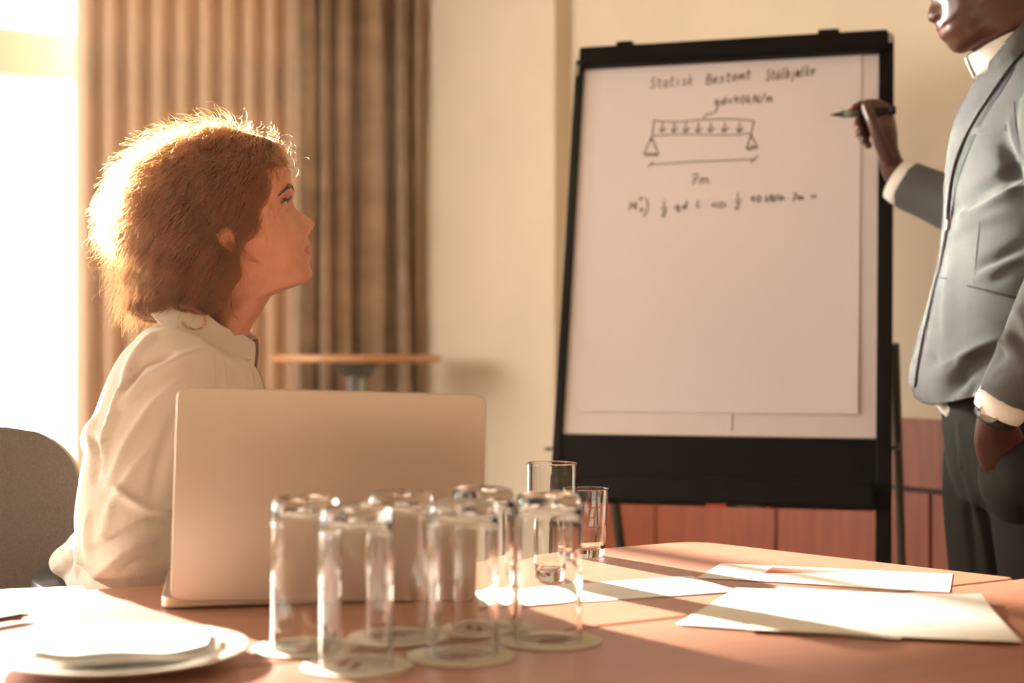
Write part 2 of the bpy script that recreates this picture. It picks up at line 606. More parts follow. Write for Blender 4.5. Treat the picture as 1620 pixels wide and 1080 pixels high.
o = curtain_mesh('sheer_curtain', 0.50, 1.405, 0.13, sheer_fn, M_sheer)
tag(o, 'light pleated pinkish curtain hanging beside the bright window', 'curtain')
o = curtain_mesh('drape_curtain', 0.105, 0.62, 0.235, drape_fn, M_drape, spread=0.03)
tag(o, 'heavy beige brown drape with deep folds next to the wall corner', 'curtain')
bm = box_bm(0, 0, 0, 2.6, 0.05, 0.03, 0.004, M=frame_M(RM(1.35, 0.18, 2.73), (UX, UY, 0), (-VX, -VY, 0), (0, 0, 1)))
tag(bm_obj('curtain_rail', bm, M_winframe), 'white ceiling rail from which both curtains hang', 'rail')

# thin scattering volume added to imitate the warm flare glow near the window
def add_haze():
    m = bpy.data.materials.new('glow_haze'); m.use_nodes = True; nt = m.node_tree
    nt.nodes.remove(nt.nodes['Principled BSDF'])
    v = nt.nodes.new('ShaderNodeVolumeScatter'); v.inputs['Color'].default_value = (1.0, 0.78, 0.56, 1)
    v.inputs['Density'].default_value = HAZE; v.inputs['Anisotropy'].default_value = 0.89
    nt.links.new(v.outputs[0], nt.nodes['Material Output'].inputs['Volume'])
    structure(room_box('haze', [(0.02, S_END - 0.02, 0.0, T_END - 0.02, 0.01, ZC - 0.01)], m))
HAZE = 0.0021
add_haze()
# ------------------------------------------------------------------ conference table (two units meeting at a joint)
def wood_mat(name, c1, c2, ang, rough):
    m = bpy.data.materials.new(name); m.use_nodes = True; nt = m.node_tree; b = nt.nodes['Principled BSDF']
    tc = nt.nodes.new('ShaderNodeTexCoord'); mp = nt.nodes.new('ShaderNodeMapping')
    mp.inputs['Rotation'].default_value = (0, 0, -ang); mp2 = nt.nodes.new('ShaderNodeMapping')
    mp2.inputs['Scale'].default_value = (1.3, 34, 20)
    nz = nt.nodes.new('ShaderNodeTexNoise'); nz.inputs['Scale'].default_value = 4.0; nz.inputs['Detail'].default_value = 8; nz.inputs['Roughness'].default_value = 0.65
    nz2 = nt.nodes.new('ShaderNodeTexNoise'); nz2.inputs['Scale'].default_value = 1.1; nz2.inputs['Detail'].default_value = 2
    rp = nt.nodes.new('ShaderNodeMapRange'); rp.inputs['From Min'].default_value = 0.3; rp.inputs['From Max'].default_value = 0.7
    mx = nt.nodes.new('ShaderNodeMix'); mx.data_type = 'RGBA'; mx.inputs['A'].default_value = (*c1, 1); mx.inputs['B'].default_value = (*c2, 1)
    ad = nt.nodes.new('ShaderNodeMath'); ad.operation = 'ADD'; ml = nt.nodes.new('ShaderNodeMath'); ml.operation = 'MULTIPLY'; ml.inputs[1].default_value = 0.35
    L = nt.links.new
    L(tc.outputs['Object'], mp.inputs[0]); L(mp.outputs[0], mp2.inputs[0]); L(mp2.outputs[0], nz.inputs['Vector']); L(mp2.outputs[0], nz2.inputs['Vector'])
    L(nz2.outputs['Fac'], ml.inputs[0]); L(nz.outputs['Fac'], ad.inputs[0]); L(ml.outputs[0], ad.inputs[1])
    L(ad.outputs[0], rp.inputs['Value']); rp.inputs['From Min'].default_value = 0.45; rp.inputs['From Max'].default_value = 0.9
    L(rp.outputs[0], mx.inputs['Factor']); L(mx.outputs['Result'], b.inputs['Base Color'])
    b.inputs['Roughness'].default_value = rough; b.inputs['Specular IOR Level'].default_value = 0.5; b.inputs['Coat Weight'].default_value = 0.4; b.inputs['Coat Roughness'].default_value = 0.32
    bp = nt.nodes.new('ShaderNodeBump'); bp.inputs['Strength'].default_value = 0.08; bp.inputs['Distance'].default_value = 0.001
    L(nz.outputs['Fac'], bp.inputs['Height']); L(bp.outputs[0], b.inputs['Normal'])
    return m
ANG = math.atan2(UY, UX)
M_table = wood_mat('table_beech', lin('b57c63'), lin('a16a52'), ANG, 0.38)
M_edge = wood_mat('table_edge', lin('a06848'), lin('8a5438'), ANG, 0.4)
M_steel = mat('brushed_steel', lin('b9b4ac'), rough=0.28, metal=1.0, var=0.1, scale=40, stretch=(8, 8, 0.5))
M_black = mat('black_plastic', lin('16140f'), rough=0.45, var=0.2, scale=30)
M_blackmetal = mat('black_powder_coat', lin('0d0b09'), rough=0.5, bump=0.1, bump_scale=400, spec=0.15)
U2 = np.array([UX, UY]); V2 = np.array([VX, VY])
cA = np.array([0.285, 2.26]); cR = np.array([0.662, 1.875]); J0 = np.array([0.0805, 1.544])
def strip(base, k): return base + U2 * k
JR = J0 + U2 * ((cR - J0) @ U2)
G = V2 * 0.0022
def round_corner(a, c, b, r, n=5):
    d1 = (a - c) / np.linalg.norm(a - c); d2 = (b - c) / np.linalg.norm(b - c)
    p, q = c + d1 * r, c + d2 * r
    return [(1 - t) ** 2 * p + 2 * t * (1 - t) * c + t * t * q for t in np.linspace(0, 1, n)]
farL = cA - U2 * 2.3
jL = farL + V2 * 0.5165
poly_far = [farL] + round_corner(farL, cA, cR, 0.05) + round_corner(cA, JR - V2 * 0.004, jL, 0.018) + [jL]
nearL = jL + V2 * 0.004
JR2 = JR + U2 * 0.9 + V2 * 0.004
poly_near = [nearL + V2 * 0.0] + [JR + V2 * 0.004 + U2 * 0.012, JR2, JR2 + V2 * 0.72, nearL + V2 * 0.72]
def table_unit(name, label, poly, legs):
    c = np.mean(np.array(poly), 0)
    t = thing(name, label, 'table', (c[0], c[1], 0))
    bm_obj('tabletop', prism_bm([tuple(p) for p in poly], TZ - 0.026, TZ, 0.0015), M_table, t)
    inner = [tuple(np.array(p) + (c - np.array(p)) * 0.02) for p in poly]
    bm_obj('underframe', prism_bm([tuple(np.array(p) + (c - np.array(p)) * 0.09) for p in poly], TZ - 0.075, TZ - 0.0265), M_blackmetal, t)
    for (x, y) in legs:
        v, f = tube([(x, y, 0.012), (x, y, TZ - 0.027)], 0.025, 16)
        lg = mesh_obj('leg', v, f, M_steel, t, smooth=False)
        v, f = tube([(x, y, 0.0), (x, y, 0.012)], 0.032, 16)
        mesh_obj('leg_foot', v, f, M_black, lg)
    return t
def legs_of(poly):
    c = np.mean(np.array(poly), 0)
    return [tuple(np.array(poly[i]) + (c - np.array(poly[i])) * 0.14) for i in (0, 1)] + [tuple(np.array(p) + (c - np.array(p)) * 0.14) for p in (poly[-1], poly[len(poly) - 2])]
lf = [tuple(farL + U2 * .12 + V2 * .08), tuple(cA - U2 * .10 + V2 * .08), tuple(jL + U2 * .12 - V2 * .08), tuple(JR - U2 * .15 - V2 * .08)]
ln_ = [tuple(nearL + U2 * .12 + V2 * .08), tuple(JR2 - U2 * .1 + V2 * .08), tuple(nearL + U2 * .12 + V2 * .64), tuple(JR2 - U2 * .1 + V2 * .64)]
table_unit('conference_table', 'brown wooden table unit with angled far corner where the woman leans', poly_far, lf)
table_unit('conference_table', 'brown wooden table unit nearest the viewer, under the upturned glasses and plate', poly_near, ln_)

# ------------------------------------------------------------------ tall round bar table in the far corner
M_bar = wood_mat('bar_table_wood', lin('d39a66'), lin('bf8452'), 0.0, 0.35)
bt = thing('bar_table', 'tall round bar table with light wood top and steel column by the curtain', 'table', (-0.548, 5.15, 0))
def lathe(profile, m=32, c=(0, 0, 0)):
    a = np.linspace(0, 2 * PI, m, endpoint=False)
    R = [np.stack([np.cos(a) * r, np.sin(a) * r, np.full(m, z)], 1) + np.array(c) for r, z in profile]
    return R
BTZ = 1.03 - 0.030
v, f = rings_mesh(lathe([(0.285, BTZ), (0.298, BTZ + 0.004), (0.30, BTZ + 0.012), (0.30, BTZ + 0.022), (0.295, BTZ + 0.027)], 64, (-0.548, 5.15, 0)))
o = mesh_obj('tabletop', v, f, M_bar, bt)
v, f = rings_mesh(lathe([(0.035, BTZ - 0.05), (0.055, BTZ - 0.045), (0.085, BTZ - 0.012), (0.088, BTZ)], 32, (-0.548, 5.15, 0)))
mesh_obj('top_bracket', v, f, mat('grey_green_metal', lin('6f766a'), rough=0.4, metal=0.6), bt, smooth=True)
for dx in (-0.019, 0.019):
    v, f = tube([(-0.548 + dx, 5.15, 0.03), (-0.548 + dx, 5.15, BTZ - 0.045)], 0.0165, 20)
    mesh_obj('column', v, f, mat('satin_aluminium_tube', lin('cfc8bd'), rough=0.35, metal=0.35), bt, smooth=True)
v, f = rings_mesh(lathe([(0.23, 0.0), (0.23, 0.012), (0.20, 0.022), (0.05, 0.034)], 48, (-0.548, 5.15, 0)))
mesh_obj('base', v, f, M_steel, bt, smooth=True)

# ------------------------------------------------------------------ chair behind the woman
M_greycloth = mat('grey_wool_upholstery', lin('62574f'), rough=0.95, spec=0.1, var=0.35, scale=420, bump=0.5, sheen=0.3)
M_ply = mat('plywood_edge', lin('c9a26a'), rough=0.45, var=0.2, scale=30, stretch=(1, 1, 12))
ch_c = np.array([-0.803, 2.2])
chair = thing('shell_chair', 'grey upholstered shell chair with plywood rim under the seated woman', 'chair', (ch_c[0], ch_c[1], 0))
fwd = V2 / np.linalg.norm(V2); rgt = U2 / np.linalg.norm(U2)
def shell_grid(off, shrink=0.0):
    # profile: seat front -> seat back -> backrest top
    prof = spline(np.array([(0.22, 0.445), (0.10, 0.455), (-0.08, 0.445), (-0.17, 0.465), (-0.215, 0.55), (-0.235, 0.68), (-0.25, 0.80), (-0.262, 0.907)], float), 90)
    tan = np.gradient(prof, axis=0); tan /= np.linalg.norm(tan, axis=1)[:, None]
    nrm = np.stack([tan[:, 1], -tan[:, 0]], 1)
    rows = []
    L = len(prof)
    for i in range(L):
        t = i / (L - 1)
        hw = np.interp(t, [0, 0.1, 0.35, 0.5, 0.7, 0.9, 1], [0.19, 0.225, 0.235, 0.222, 0.215, 0.205, 0.20]) - shrink
        edge = min(t, 1 - t) * 9
        if t > 0.86:
            q = (t - 0.86) / 0.14; hw *= 0.42 + 0.58 * math.sqrt(max(0, 1 - q ** 2.2))
        row = []
        for j in range(25):
            u = -1 + 2 * j / 24
            curve = 0.035 * (u ** 2) * (1 if t > 0.4 else 0.4)
            p = prof[i] + nrm[i] * (off)
            fx = p[0] + (curve if t > 0.4 else 0); z = p[1] + (curve if t <= 0.4 else 0)
            xy = ch_c + fwd * fx + rgt * (u * hw)
            row.append((xy[0], xy[1], z))
        rows.append(row)
    return np.array(rows)
def slab_between(A, B):
    n, m, _ = A.shape
    V = np.vstack([A.reshape(-1, 3), B.reshape(-1, 3)]); k = n * m; F = []
    for i in range(n - 1):
        for j in range(m - 1):
            a = i * m + j
            F.append((a, a + 1, a + m + 1, a + m)); F.append((k + a, k + a + m, k + a + m + 1, k + a + 1))
    for i in range(n - 1):
        for j in (0, m - 1):
            a = i * m + j; F.append((a, a + m, k + a + m, k + a))
    for j in range(m - 1):
        for i in (0, n - 1):
            a = i * m + j; F.append((a, a + 1, k + a + 1, k + a))
    return V, F
v, f = slab_between(shell_grid(0.0), shell_grid(-0.010)); mesh_obj('shell', v, f, M_ply, chair, smooth=True, fix=True).data.set_sharp_from_angle(angle=0.7)
v, f = slab_between(shell_grid(0.016, 0.012), shell_grid(0.0005, 0.004)); mesh_obj('upholstery', v, f, M_greycloth, chair, smooth=True, fix=True).data.set_sharp_from_angle(angle=0.9)
for sx, sy in ((1, 1), (1, -1), (-1, 1), (-1, -1)):
    a = ch_c + fwd * 0.12 * sx + rgt * 0.13 * sy; b = ch_c + fwd * 0.23 * sx + rgt * 0.22 * sy
    v, f = tube([(a[0], a[1], 0.44), (b[0], b[1], 0.0)], [0.014, 0.010], 12); mesh_obj('leg', v, f, M_ply, chair, smooth=True)

# ------------------------------------------------------------------ laptop
M_alu = mat('laptop_aluminium', lin('cbb9aa'), rough=0.42, metal=0.75, spec=0.5, var=0.03, scale=8)
M_key = mat('black_keys', lin('1a1918'), rough=0.5)
LA = math.radians(11.5); LW, LD = 0.358, 0.243
lp0 = PT(269, 966, TZ) + np.array([0.0, 0.0, 0.0])
ux = np.array([math.cos(LA), math.sin(LA), 0]); bk = np.array([-math.sin(LA), math.cos(LA), 0])
lap = thing('laptop', 'open silver laptop seen from behind its lid in front of the woman', 'laptop', (lp0[0], lp0[1], TZ))
base_c = lp0 + ux * (LW / 2 - 0.010) + bk * (0.008 + LD / 2)
MB_ = frame_M(base_c + np.array([0, 0, 0.0015]), ux, bk, (0, 0, 1))
bs = bm_obj('base', prism_bm(rrect(LW, LD, 0.014), 0.0, 0.0125, 0.0018, MB_), M_alu, lap)
bm_obj('keyboard', prism_bm(rrect(LW * 0.8, LD * 0.42, 0.004), 0.0126, 0.0132, 0, frame_M(base_c + np.array([0, 0, 0.0015]) - bk * 0.04, ux, bk, (0, 0, 1))), M_key, bs)
bm_obj('touchpad', prism_bm(rrect(LW * 0.3, LD * 0.32, 0.004), 0.0126, 0.0129, 0, frame_M(base_c + np.array([0, 0, 0.0015]) + bk * 0.072, ux, bk, (0, 0, 1))), mat('touchpad_grey', lin('b5a79a'), rough=0.35, metal=0.5), bs)
for dx in (-1, 1):
    for dy in (-1, 1):
        c = base_c + ux * dx * LW * 0.42 + bk * dy * LD * 0.42
        v, f = tube([(c[0], c[1], TZ), (c[0], c[1], TZ + 0.002)], 0.007, 12); mesh_obj('rubber_foot', v, f, M_black, bs)
lean = math.radians(-2.0)                       # the lid is almost upright
lup = np.array([0, 0, 1]) * math.cos(lean) - bk * math.sin(lean)
# the lid rolls a touch to the right as seen, following the photographed edges
lup = lup + ux * 0.03; lup /= np.linalg.norm(lup)
lux = ux - lup * (ux @ lup); lux /= np.linalg.norm(lux)
lnn = np.cross(lux, lup)
lid_c = lp0 + ux * LW / 2 + bk * 0.003 + np.array([0, 0, 0.0050]) + lup * LD / 2
lid = bm_obj('lid', prism_bm(rrect(LW, LD, 0.014, 8), -0.003, 0.003, 0.0014, frame_M(lid_c, lux, lup, lnn)), M_alu, lap)
bm_obj('screen', prism_bm(rrect(LW * 0.94, LD * 0.88, 0.004), -0.0036, -0.00305, 0, frame_M(lid_c + lup * 0.006, lux, lup, lnn)), mat('dark_screen', lin('0c0d10'), rough=0.12), lid)
hc_ = lp0 + ux * LW / 2 + bk * 0.0105 + np.array([0, 0, 0.0150])
v, f = tube([hc_ - ux * LW * 0.38, hc_ + ux * LW * 0.38], 0.0052, 12); mesh_obj('hinge', v, f, M_black, lap, smooth=True)

# ------------------------------------------------------------------ upturned tumblers on paper coasters
M_glass = glass_mat('clear_glass', (0.985, 0.985, 0.975))
M_coaster = mat('coaster_paper', lin('e2dac6'), rough=0.9, spec=0.1, var=0.06, scale=40)
M_print = mat('reddish_print', lin('a8746a'), rough=0.9)
M_printg = mat('grey_print', lin('8f8a80'), rough=0.9)
GH, GR = 0.1475, 0.0345
def tumbler_rings(r, h, base, wall, inverted=True, taper=0.0):
    rr = lambda z: r * (1 - taper * z / h)
    outer = [(r - wall * 0.5, 0.0), (r - wall * 0.12, wall * 0.15), (r, wall * 0.5), (rr(wall * .9), wall * 0.9), (rr(wall * 2), wall * 2), (rr(h * .3), h * 0.3), (rr(h * .6), h * 0.6), (rr(h - 0.024), h - 0.024),
             (rr(h) * 0.998, h - 0.019), (rr(h) * 0.992, h - 0.014), (rr(h) * 0.972, h - 0.0075), (rr(h) * 0.93, h - 0.003), (rr(h) * 0.87, h - 0.0006), (rr(h) * 0.80, h), (rr(h) * 0.72, h - 0.0008), (rr(h) * 0.6, h - 0.0016), (0.0008, h - 0.0020)]
    wi = lambda z: rr(z) - wall
    inner = [(0.0008, h - base), (wi(h) * 0.6, h - base), (wi(h) * 0.78, h - base - 0.0006), (wi(h) * 0.90, h - base - 0.003), (wi(h) * 0.965, h - base - 0.0075), (wi(h) * 0.99, h - base - 0.013), (wi(h - base - .02), h - base - 0.020), (wi(h * .5), h * 0.5), (wi(h * .2), h * 0.2), (wi(wall * 2), wall * 2), (wi(wall * .9), wall * 0.9), (r - wall, wall * 0.5), (r - wall * 0.88, wall * 0.15), (r - wall * .5, 0.0)]
    prof = outer + inner
    if not inverted:
        prof = [(a, h - z) for a, z in prof]
    return prof
def spin(profile, c, m=48):
    wrap = profile[0] == profile[-1]
    profile = profile[:-1] if wrap else profile
    a = np.linspace(0, 2 * PI, m, endpoint=False)
    R = [np.stack([np.cos(a) * r, np.sin(a) * r, np.full(m, z)], 1) + np.array(c) for r, z in profile]
    n = len(R); V = np.vstack(R); F = []
    for i in range(n if wrap else n - 1):
        k = (i + 1) % n
        for j in range(m):
            F.append((i * m + j, i * m + (j + 1) % m, k * m + (j + 1) % m, k * m + j))
    return V, F
coasters = [((482, 1025), 'leftmost paper coaster of the cluster, beside the plate', 'upturned clear tumbler at the left end of the cluster, nearest the plate'),
            ((565, 1054), 'paper coaster closest to the viewer in the cluster', 'upturned clear tumbler standing closest to the viewer'),
            ((628, 1008), 'paper coaster behind the closest one, middle of the back row', 'upturned clear tumbler in the middle of the back row against the laptop lid'),
            ((730, 1038), 'paper coaster in the front row, right of the closest one', 'upturned clear tumbler in the front row, right of the closest tumbler'),
            ((765, 995), 'farthest paper coaster of the cluster, half hidden behind others', 'upturned clear tumbler farthest back, in front of the lid corner'),
            ((871, 1014), 'rightmost paper coaster of the cluster, standing clear of the lid', 'upturned clear tumbler at the right end of the cluster')]
for i, (p, lc, lg) in enumerate(coasters):
    c = PT(p[0], p[1])
    root = thing('paper_coaster', lc, 'coaster', c, 'paper coasters under the tumblers')
    v, f = rings_mesh(lathe([(0.0505, 0.0002), (0.052, 0.0006), (0.052, 0.0014), (0.0512, 0.0018)], 48, c)); mesh_obj('disc', v, f, M_coaster, root)
    # printed mark in the middle, different turn on each
    an = rng.uniform(0, 6.28); bm = bmesh.new()
    for k in range(3):
        w = 0.006 + 0.004 * k; a = an + k * 0.7
        pts = [(c[0] + math.cos(a) * 0.014 * (k - 1) + x * math.cos(an) - y * math.sin(an), c[1] + math.sin(a) * 0.014 * (k - 1) + x * math.sin(an) + y * math.cos(an)) for x, y in ((-w, -0.003), (w, -0.004), (w * 1.2, 0.003), (-w * .7, 0.005))]
        vs = [bm.verts.new((q[0], q[1], TZ + 0.0020)) for q in pts]; bm.faces.new(vs)
    bm_obj('printed_mark', bm, M_print, root)
    jig = rng.normal(0, 0.0022, 2)
    v, f = spin(tumbler_rings(GR, GH, 0.0125, 0.0024), (c[0] + jig[0], c[1] + jig[1], TZ + 0.0020))
    o = mesh_obj('tumbler', v, f, M_glass, None, smooth=True, fix=True)
    tag(o, lg, 'glass', 'upturned tumblers on coasters')
# two upright glasses further back
g1 = PT(873, 916)
v, f = spin(tumbler_rings(0.0328, 0.150, 0.0125, 0.0024, inverted=False, taper=-0.0), (g1[0], g1[1], TZ + 0.0003))
o = mesh_obj('tumbler', v, f, M_glass, None, smooth=True, fix=True); tag(o, 'upright clear tumbler behind the rightmost upturned one, rim rising above it', 'glass')
g2 = PT(930, 880)
gj = thing('measuring_glass', 'small clear glass with printed grey scale at the table edge left of the easel leg', 'glass', (g2[0], g2[1], TZ))
v, f = spin(tumbler_rings(0.030, 0.098, 0.011, 0.0022, inverted=False, taper=0.16), (g2[0], g2[1], TZ + 0.0003)); mesh_obj('glass_body', v, f, M_glass, gj, smooth=True, fix=True)
for k in range(4):
    z = TZ + 0.030 + 0.014 * k; r = 0.0257 + 0.0045 * (z - TZ) / 0.098 + 0.0006
    a0, a1 = math.radians(-95), math.radians(-95 + (40 if k % 2 else 24)); q = []
    for zz in (z, z + 0.0014):
        q += [(g2[0] + r * math.cos(a), g2[1] + r * math.sin(a), zz) for a in np.linspace(a0, a1, 8)]
    mesh_obj('scale_mark', q, [(j, j + 1, j + 9, j + 8) for j in range(7)], M_printg, gj)

# ------------------------------------------------------------------ papers
M_paper = mat('white_paper', lin('f1ede4'), rough=0.85, spec=0.15, var=0.03, scale=14)
M_redprint = mat('salmon_print', lin('c4694f'), rough=0.85)
M_greenprint = mat('green_print', lin('8a9c66'), rough=0.85)
def sheet(name, label, px, z0, lifts, prints=(), nu=14, nv=10, wave=0.0012):
    """px: four corners in order far-left, far-right, near-right, near-left; lifts: corner heights"""
    P = [PT(*p, TZ + z0) for p in px]
    th = 0.0004
    def at(u, v, dz=0):
        a = P[0] * (1 - u) + P[1] * u; b = P[3] * (1 - u) + P[2] * u
        q = a * (1 - v) + b * v
        l = lifts[0] * ((1 - u) * (1 - v)) ** 3 + lifts[1] * (u * (1 - v)) ** 3 + lifts[2] * (u * v) ** 3 + lifts[3] * ((1 - u) * v) ** 3
        w = wave * (1 + math.sin(7 * u + 2 * v + 9 * z0 * 1000)) * (math.sin(PI * u) * math.sin(PI * v) * 0.7 + 0.3 * v)
        return np.array([q[0], q[1], TZ + z0 + l + w + dz])
    top = np.array([[at(j / (nv - 1), i / (nu - 1), th) for j in range(nv)] for i in range(nu)])
    bot = np.array([[at(j / (nv - 1), i / (nu - 1)) for j in range(nv)] for i in range(nu)])
    c = np.mean(P, 0)
    root = thing(name, label, 'paper', (c[0], c[1], TZ))
    v, f = slab_between(top, bot); mesh_obj('page', v, f, M_paper, root, smooth=True, fix=True).data.set_sharp_from_angle(angle=0.8)
    for (nm, m, uv) in prints:
        V = []; n = len(uv)
        pts = [at(u, v, th + 0.0004) for u, v in uv]
        bm = bmesh.new(); vs = [bm.verts.new(p) for p in pts]; fc = bm.faces.new(vs); bmesh.ops.triangulate(bm, faces=[fc])
        bm_obj(nm, bm, m, root)
    return root
def rect_uv(u0, v0, u1, v1, n=6):
    return [(u0 + (u1 - u0) * k / n, v0) for k in range(n + 1)] + [(u1 - (u1 - u0) * k / n, v1) for k in range(n + 1)]
chart = [(0.24 + 0.33 * k / 10, 0.13 + 0.02 * k / 10) for k in range(11)] + [(0.24 + 0.33 * (1 - k / 10), 0.13 + 0.02 + 0.42 * (k / 10) ** 0.6) for k in range(1, 11)]
sheet('paper_sheet', 'white sheet with a salmon chart on the far table edge', [(1141, 891), (1507, 908), (1502, 937), (1103, 914)], 0.0004, (0, 0, 0.0, 0),
      [('chart_print', M_redprint, chart), ('caption_print', M_printg, rect_uv(0.66, 0.26, 0.74, 0.31))])
sheet('paper_sheet', 'white printed sheet partly under the big pages, green logo near its far edge', [(760, 934), (1094, 911), (1166, 936), (770, 962)], 0.0006, (0, 0, 0, 0),
      [('logo_print', M_greenprint, rect_uv(0.66, 0.34, 0.77, 0.52)), ('heading_print', M_greenprint, rect_uv(0.10, 0.3, 0.26, 0.42)),
       ] + [('text_line', M_printg, rect_uv(0.12, 0.62 + 0.1 * k, 0.78, 0.625 + 0.1 * k)) for k in range(3)])
sheet('paper_sheet', 'large white page under another at the right, its left corner pointing out', [(1165, 931), (1440, 940), (1425, 1013), (1069, 988)], 0.0012, (0.001, 0, 0.001, 0.0))
sheet('paper_sheet', 'topmost large white page at the right, right corners curling', [(1230, 930), (1552, 947), (1617, 1017), (1180, 996)], 0.0032, (0.0015, 0.006, 0.001, 0.0))
sheet('paper_sheet', 'white notepaper in sunlight under the pencil at the left table edge', [(-120, 938), (131, 927), (155, 976), (-160, 987)], 0.0004, (0, 0, 0, 0))
# pencil lying on the notepaper
pa, pb = PT(52, 971, TZ + 0.006), PT(-60, 990, TZ + 0.006)
pen = thing('pencil', 'dark pencil lying on the sunlit notepaper at the left', 'pencil', ((pa + pb) / 2 - np.array([0, 0, 0.006])))
dp = (pb - pa) / np.linalg.norm(pb - pa)
v, f = tube([pa + dp * 0.016, pb], 0.0038, 6); mesh_obj('barrel', v, f, mat('dark_brown_pencil', lin('4a2c20'), rough=0.4), pen)
v, f = tube([pa, pa + dp * 0.016], [0.0006, 0.0038], 8); mesh_obj('tip', v, f, mat('bare_pencil_wood', lin('b98a5a'), rough=0.7), pen)

# ------------------------------------------------------------------ plate with folded napkin
M_china = mat('white_china', lin('ece5d8'), rough=0.18, coat=0.3)
pc = PT(193, 1047)
plate = thing('plate', 'round white plate at the near left of the table', 'plate', (pc[0], pc[1], TZ))
v, f = spin([(0.001, 0.0012), (0.06, 0.0012), (0.066, 0.0), (0.070, 0.0022), (0.095, 0.008), (0.117, 0.0125), (0.1195, 0.0142), (0.117, 0.0150), (0.094, 0.0105), (0.076, 0.0058), (0.068, 0.0048), (0.001, 0.0048)], (pc[0], pc[1], TZ), 72)
mesh_obj('dish', v, f, M_china, plate, smooth=True, fix=True)
M_napkin = mat('white_napkin', lin('f4f0ea'), rough=0.9, spec=0.1, bump=0.3, bump_scale=250)
nap = thing('napkin', 'folded white paper napkin lying on the plate', 'napkin', (pc[0], pc[1], TZ + 0.005))
na = math.radians(8); nx = np.array([math.cos(na), math.sin(na)]); ny = np.array([-math.sin(na), math.cos(na)])
for L in range(3):
    top = []; bot = []
    for i in range(13):
        rt, rb = [], []
        for j in range(17):
            u = -1 + 2 * j / 16; w = -1 + 2 * i / 12
            q = np.array([pc[0], pc[1]]) + nx * (0.004 + u * (0.082 - 0.003 * L)) + ny * (-0.006 + w * (0.052 - 0.004 * L))
            z = TZ + 0.0078 + L * 0.0026 + 0.008 * max(0, abs(u) - 0.55) ** 1.3 * 1.6 + 0.0045 * w * w + 0.0012 * math.sin(5 * u + L)
            rt.append((q[0], q[1], z + 0.0021)); rb.append((q[0], q[1], z))
        top.append(rt); bot.append(rb)
    v, f = slab_between(np.array(top), np.array(bot)); mesh_obj('fold_layer', v, f, M_napkin, nap, smooth=True, fix=True).data.set_sharp_from_angle(angle=0.8)
# ------------------------------------------------------------------ flip chart easel
EYAW, ELEAN, EW, EH = -0.275, 0.246, 0.72, 1.068
eu = np.array([math.cos(EYAW), math.sin(EYAW), 0]); en = np.array([math.sin(EYAW), -math.cos(EYAW), 0])
eup = -en * math.sin(ELEAN) + np.array([0, 0, 1]) * math.cos(ELEAN)
efn = np.cross(eu, eup)                      # out of the board, towards the room
EO = np.array([0.4293, 3.0685, 0.7077])      # middle of the bottom edge
def EB(x, y, d=0.0): return EO + eu * x + eup * y + efn * d
def on_board(px, py, d=0.0):
    w = W(px, py, 1.0); dr = np.array([w[0], 1.0, w[2] - H]); o = np.array([0, 0, H]); p0 = EO + efn * d
    t = ((p0 - o) @ efn) / (dr @ efn); q = o + dr * t - EO
    return q @ eu, q @ eup
easel = thing('flip_chart_easel', 'black flip chart easel with white board between the man and the woman', 'easel', (EO[0], EO[1], 0))
def slab(name, x0, x1, y0, y1, d0, d1, m, parent, bevel=0.003):
    bm = box_bm((x0 + x1) / 2, (y0 + y1) / 2, (d0 + d1) / 2, x1 - x0, y1 - y0, d1 - d0, bevel, frame_M(EO, eu, eup, efn))
    return bm_obj(name, bm, m, parent)
M_wboard = mat('whiteboard_enamel', lin('ddd2cf'), rough=0.35, var=0.03, scale=3)
M_pad = mat('flip_paper', lin('e0d6d4'), rough=0.8, spec=0.15, var=0.03, scale=4)
M_ink = mat('marker_ink', lin('5d4e3e'), rough=0.7, var=0.35, scale=60)
xl, xr = -EW / 2, EW / 2
wy0, wy1 = on_board(1140, 690)[1], on_board(1160, 100)[1]
slab('whiteboard', xl + 0.014, xr - 0.026, wy0, wy1 + 0.01, -0.006, 0.0, M_wboard, easel)
slab('back_panel', xl + 0.01, xr - 0.01, 0.05, EH - 0.01, -0.016, -0.0065, M_blackmetal, easel)
lfp = slab('frame_left', xl, xl + 0.020, 0.0, EH - 0.028, -0.02, 0.010, M_blackmetal, easel)
rfp = slab('frame_right', xr - 0.032, xr, 0.0, EH - 0.012, -0.02, 0.010, M_blackmetal, easel)
clampb = slab('paper_clamp', xl + 0.010, xr - 0.012, wy1 + 0.002, EH - 0.003, -0.004, 0.026, M_blackmetal, easel, 0.006)
slab('clamp_ridge', xl + 0.02, xr - 0.04, wy1 + 0.006, wy1 + 0.012, 0.026, 0.030, M_blackmetal, clampb, 0.001)
for x0, x1 in ((xl + 0.095, xl + 0.135), (xr - 0.165, xr - 0.118)):
    slab('clamp_hook', x0, x1, EH - 0.004, EH + 0.010, -0.006, 0.016, M_blackmetal, clampb, 0.003)
slab('end_cap', xr - 0.012, xr - 0.003, EH - 0.03, EH - 0.006, 0.008, 0.013, M_steel, clampb, 0.001)
slab('end_cap', xl + 0.004, xl + 0.010, EH - 0.07, EH - 0.045, 0.010, 0.014, M_steel, lfp, 0.001)
ty = 0.055
slab('lower_panel', xl + 0.018, xr - 0.030, ty, wy0 - 0.002, -0.006, 0.004, M_blackmetal, easel)
tray = slab('pen_tray', xl + 0.004, xr - 0.032, 0.0, ty, -0.004, 0.050, M_blackmetal, easel, 0.006)
def tray_print(name, pxa, pya, pxb, pyb, h, m):
    xa, ya = on_board(pxa, pya, 0.0505); xb, yb = on_board(pxb, pyb, 0.0505)
    return slab(name, xa, xb, (ya + yb) / 2 - h / 2, (ya + yb) / 2 + h / 2, 0.0498, 0.0506, m, tray, 0)
